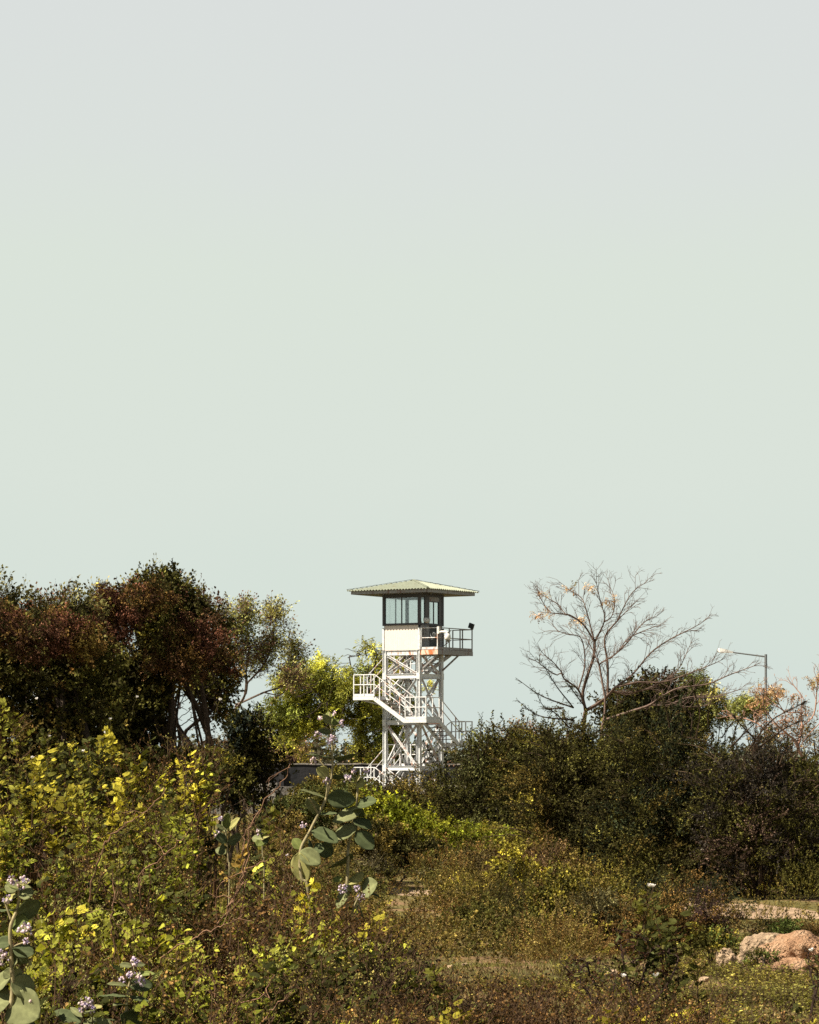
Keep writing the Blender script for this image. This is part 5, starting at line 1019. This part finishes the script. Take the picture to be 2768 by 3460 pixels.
# white poppy-like blooms on weed tops
WHT = leafmat('petal', .3, .6, .1, 60, .05, (1, 1, 1))
fls = [c3(195,805), c3(725,795), c3(1165,810), c3(585,912), c3(560,985), c3(440,1085), c3(168,1118), c3(262,1003), c7(703,705), c7(722,709), c7(545,1250), c7(1682,1095), (2218,3300)]
proto = None
def stalk_flower(i, px, py):
    global proto
    Y = 25.5 - 11.5 * max(0, (py - 2330)) / 1170 if px < 1500 or py > 3100 else 19.
    P = W(px, py, Y)
    if proto is None:
        r = empty('white_flower', P); a = Acc(); c_ = np.zeros(3)
        for k in range(5):
            t = k * 2 * PI / 5; D = np.array([math.cos(t), math.sin(t), .9]); S_ = norm(np.cross(D, [0,0,1.])); V = []
            for u, w in ((0,.1),(.35,.8),(.7,1.),(1,.6)):
                for v in (-1, 0, 1): V.append(D * u * .013 + S_ * v * w * .009 + np.array([0,0,1.]) * .004 * (u - abs(v) * .4))
            idx = np.arange(12).reshape(4, 3); a.add(V, [np.stack([idx[:-1, :-1], idx[:-1, 1:], idx[1:, 1:], idx[1:, :-1]], -1).reshape(-1, 4)], (.82, .80, .78))
        a.build('petals', WHT, r)
        a = Acc(); bb = TB(); bob(bb, np.array([0, 0, .006]), .005); Tm = bb.get(); a.add(Tm[0], Tm[1], (.6, .38, .05)); a.build('centre', LEAF, r)
        a = Acc(); polytube(a, [(.02, .0, -.16), (.012, .01, -.08), (0, 0, 0)], [.0018, .0015, .0014], (.07, .06, .025), 5); a.build('stalk', BARK, r); proto = r
    else:
        r = proto.copy(); COL.objects.link(r); r.location = P
        for ch in list(proto.children): c = ch.copy(); COL.objects.link(c); c.parent = r
    r.rotation_euler = (R.uniform(-.3, .6), R.uniform(-.4, .4), R.uniform(0, 6)); s = R.uniform(.8, 1.25); r.scale = (s, s, s)
    tag(r, 'small white flower with a yellow centre on a weed stalk', 'flower', 'small white flowers on the weeds')
for i, p in enumerate(fls): stalk_flower(i, *p)
# long dry branches
def branch(label, pts, Y, r0, col=(.22, .13, .085), side=0, cv=c5, head=False):
    P = smoothpath([W(*cv(x, y), Y - .2 * i / len(pts)) for i, (x, y) in enumerate(pts)], 6); base = P[0].copy(); base += [.15, .35, 0]; base[2] = float(ground_z(base[0], base[1])); d0 = norm(P[0] - P[5]); kn = P[0] + d0 * .25 + [0, .1, -.1]; lead = smoothpath([base, base * .5 + kn * .5 + [0, 0, -.2], kn, P[0]], 5)
    P = np.vstack([lead[:-1], P]); P[1:] += rng.normal(size=P[1:].shape) * .006
    a = Acc(); polytube(a, P, np.linspace(r0 * 1.25, r0 * .35, len(P)), col, 6)
    for _ in range(side):
        i = rng.integers(3, len(P) - 2); d = norm(P[i + 1] - P[i] + rng.normal(size=3) * .7); L_ = rng.uniform(.06, .22); q = wander(P[i], P[i] + d * L_, 3, .008)
        tubes(a, q[:-1], q[1:], [r0 * .4, r0 * .33, r0 * .25], [r0 * .33, r0 * .25, r0 * .15], col, 4, .5)
        for s in (1, 2): e = q[s] + norm(d + rng.normal(size=3) * .8) * L_ * .4; tubes(a, [q[s]], [e], [r0 * .25], [r0 * .1], col, 4)
    if head:
        for _ in range(16): d = norm(rng.normal(size=3) + [0, 0, -.9]); tubes(a, [P[-1]], [P[-1] + d * .04], [.003], [.006], (.05, .03, .02), 4)
    at_base('dry_branch', base, [('twigs', a, BARK, False)], label, 'dry branch', 'long dry branches in the weed bank')
branch('long pinkish dry branch rising to the right across the brown weeds', [(530,620),(560,545),(650,460),(760,390),(850,300),(880,262)], 19, .0055, side=9)
branch('twisted bare pink stem right of the young milkweed', [(1200,900),(1270,790),(1300,690),(1288,590),(1300,500),(1330,440)], 18, .007, side=8)
branch('long thin brown stem ending in a dark drooping seed head before the black wall', [(1300,700),(1330,450),(1430,300),(1500,215),(1535,150),(1542,95)], 19, .005, side=3, head=True)
branch('short forked dry branch in the middle of the brown weeds', [(860,620),(900,590),(970,520),(1010,470)], 18, .005, side=6)
branch('fine dry branch leaning right below the small milkweeds', [(1040,1040),(1130,1000),(1240,960),(1300,900)], 16.4, .005, side=5)
branch('bare upright dry stem beside the left milkweed', [(595,1050),(590,950),(600,880),(625,810)], 16, .005, side=5)
branch('dry branch lying low towards the bottom, right of the lilac flower heads', [(1080,1500),(1200,1420),(1370,1370),(1450,1250)], 15.2, .006, side=10)
branch('thin dry branch slanting through the bottom right of the weed bank', [(1390,1480),(1480,1395),(1560,1320)], 15.2, .005, side=7)
branch('slim horizontal dry twig left of the tall milkweed', [(1300,690),(1380,650),(1455,625)], 18.2, .004, side=4)
# bare shrubs at the bottom right
def bare_shrub(label, Y, limbs, poly, natt, seed, leafn, kind='fern'):
    w = Acc(); nd, pr = guide_nodes([limb(c7, l, Y, d) for l, d in limbs], .04); att = poly_points([c7(*p) for p in poly], Y, .28, natt)
    nd, pr = colonize(nd, pr, att, .026, .35, .05, 60, (0, 0, .25), .25); r_, kd = radii(nd, pr, .0022, 2.2, .020); wood(w, nd, pr, r_, (.045, .03, .025), 5)
    base = np.array([nd[0][0], Y, float(ground_z(nd[0][0], Y))]); tubes(w, [base - [0,0,.05]], [nd[0]], [r_[0] * 1.3], [r_[0]], (.055, .038, .032), 6)
    f = Acc(); tp = np.where(r_ < .004)[0]; q = nd[rng.choice(tp, leafn)]; q = q[np.argsort(-q[:, 2])][:int(leafn * .75)]; n = len(q)
    Tm = TB(); Tm.leaf(FERN, (0,0,0), (0,1,0), (0,0,1), 1., .55); Tf = Tm.get(); Td = TB()
    for _ in range(5): Td.leaf(DIA, rv(.25), rv(), rv(), .5, 1.8)
    Td = Td.get(); half = rng.random(n) < .45
    for m, Tq, s0, cols in ((half, Tf, .045, [(.20,.19,.06), (.14,.16,.06)]), (~half, Td, .035, [(.07,.035,.02), (.10,.05,.025), (.04,.025,.02)])):
        k = m.sum(); f.inst(Tq, frames(rng.normal(size=(k, 3)) + [0,0,.4], rng.normal(size=(k, 3)) * .5 + [0,0,1.]) * (s0 * rng.uniform(.6, 1.3, k))[:, None, None], q[m], np.array(cols)[rng.integers(0, len(cols), k)])
    at_base('bare_shrub', base, [('branches', w, BARK, False), ('dry_foliage', f, LEAFT, False)], label, 'shrub', 'dark bare shrubs at the bottom')
bare_shrub('dark bare shrub with a stem leaning left over the grass patch', 16.6, [([(425,1600),(405,1500),(375,1430),(310,1310),(230,1230),(165,1160)], .1), ([(375,1430),(400,1330),(345,1240),(330,1150)], -.1), ([(405,1500),(470,1400),(500,1250)], .1)], [(120,1110),(200,1150),(330,1100),(420,1150),(520,1180),(500,1400),(400,1480),(250,1330)], 260, 1, 110)
bare_shrub('dark upright bare shrub with many stems, centre of the grass patch', 17.2, [([(585,1600),(590,1500),(600,1380),(560,1230),(540,1100),(520,1000)], .1), ([(590,1480),(640,1330),(690,1180),(720,1080)], -.1), ([(600,1500),(700,1420),(800,1310),(860,1200),(880,1130)], .15), ([(590,1500),(560,1400),(500,1300)], 0)], [(480,960),(560,900),(640,960),(740,960),(800,1100),(900,1100),(900,1220),(780,1400),(650,1500),(560,1480),(480,1300)], 420, 2, 220)
bare_shrub('short dark seedy shrub at the bottom right edge', 18, [([(1660,1600),(1680,1450),(1700,1330),(1665,1200),(1660,1100)], .1), ([(1690,1400),(1720,1300),(1740,1180)], 0)], [(1630,1080),(1700,1060),(1760,1150),(1760,1400),(1690,1450),(1640,1300)], 120, 3, 70)

# ------------------------------------------------------------------ light, sky, camera
SAZ, SEL = math.radians(69), math.radians(50)        # sun to the left of and behind the camera
sd = Vector((-math.sin(SAZ) * math.cos(SEL), -math.cos(SAZ) * math.cos(SEL), math.sin(SEL)))
sl = bpy.data.lights.new('sun', 'SUN'); sl.energy = 5.0; sl.angle = math.radians(.5); sl.color = (1.0, .89, .71)
so = bpy.data.objects.new('sun', sl); COL.objects.link(so); so.rotation_euler = sd.to_track_quat('Z', 'Y').to_euler(); so.location = (-30, -20, 60)
wd = bpy.data.worlds.new('World'); scene.world = wd; wd.use_nodes = True; nt = wd.node_tree
for n_ in list(nt.nodes): nt.nodes.remove(n_)
N = nt.nodes.new; L = nt.links.new
sky = N('ShaderNodeTexSky'); sky.sky_type = 'NISHITA'; sky.sun_disc = False; sky.sun_elevation = SEL; sky.sun_rotation = math.atan2(sd.x, sd.y); sky.dust_density = 6; sky.air_density = 1.2; sky.ozone_density = 1.5
hs = N('ShaderNodeHueSaturation'); hs.inputs['Saturation'].default_value = .55; L(sky.outputs[0], hs.inputs['Color'])
bg1 = N('ShaderNodeBackground'); bg1.inputs['Strength'].default_value = .012; L(hs.outputs[0], bg1.inputs[0])
bg2 = N('ShaderNodeBackground'); bg2.inputs['Strength'].default_value = .52
tc = N('ShaderNodeTexCoord'); sx = N('ShaderNodeSeparateXYZ'); L(tc.outputs['Generated'], sx.inputs[0])
cr = N('ShaderNodeValToRGB'); e = cr.color_ramp.elements; e[0].position = 0; e[0].color = (.610, .690, .655, 1); e[1].position = .25; e[1].color = (.675, .705, .70, 1)
for p_, c in ((.04, (.64, .72, .66)), (.09, (.672, .736, .672)), (.15, (.675, .740, .67)), (.185, (.675, .72, .69))): x = e.new(p_); x.color = (*c, 1)
sn = N('ShaderNodeTexNoise'); sn.inputs['Scale'].default_value = 14; sn.inputs['Detail'].default_value = 9; sn.inputs['Roughness'].default_value = .7; L(tc.outputs['Generated'], sn.inputs['Vector']); sm = N('ShaderNodeMath'); sm.operation = 'MULTIPLY_ADD'; sm.inputs[1].default_value = .045; L(sn.outputs['Fac'], sm.inputs[0]); sa_ = N('ShaderNodeMath'); sa_.operation = 'SUBTRACT'; sa_.inputs[1].default_value = .0225; L(sx.outputs['Z'], sa_.inputs[0]); L(sa_.outputs[0], sm.inputs[2]); L(sm.outputs[0], cr.inputs[0]); L(cr.outputs[0], bg2.inputs[0])
mr = N('ShaderNodeMapRange'); mr.inputs[1].default_value = .25; mr.inputs[2].default_value = .36; mr.inputs[3].default_value = 1; mr.inputs[4].default_value = 0; L(sx.outputs['Z'], mr.inputs[0])
mx = N('ShaderNodeMixShader'); L(mr.outputs[0], mx.inputs[0]); L(bg1.outputs[0], mx.inputs[1]); L(bg2.outputs[0], mx.inputs[2])
ow = N('ShaderNodeOutputWorld'); L(mx.outputs[0], ow.inputs[0])
cam = bpy.data.cameras.new('camera'); co = bpy.data.objects.new('camera', cam); COL.objects.link(co); co.location = (0, 0, EYE); co.rotation_euler = (math.radians(90), 0, 0)
cam.sensor_fit = 'HORIZONTAL'; cam.sensor_width = 36; cam.lens = 36 * F / 2768; cam.shift_y = (HY - 1730) / 2768; cam.clip_start = .5; cam.clip_end = 20000; scene.camera = co
scene.view_settings.view_transform = 'Standard'; scene.view_settings.look = 'None'; scene.view_settings.exposure = 1.0; scene.view_settings.gamma = 1
scene.cycles.max_bounces = 8; scene.cycles.diffuse_bounces = 3; scene.cycles.transparent_max_bounces = 12; scene.cycles.use_denoising = False
print('VERTS', sum(len(o.data.vertices) for o in scene.objects if o.type == 'MESH'))
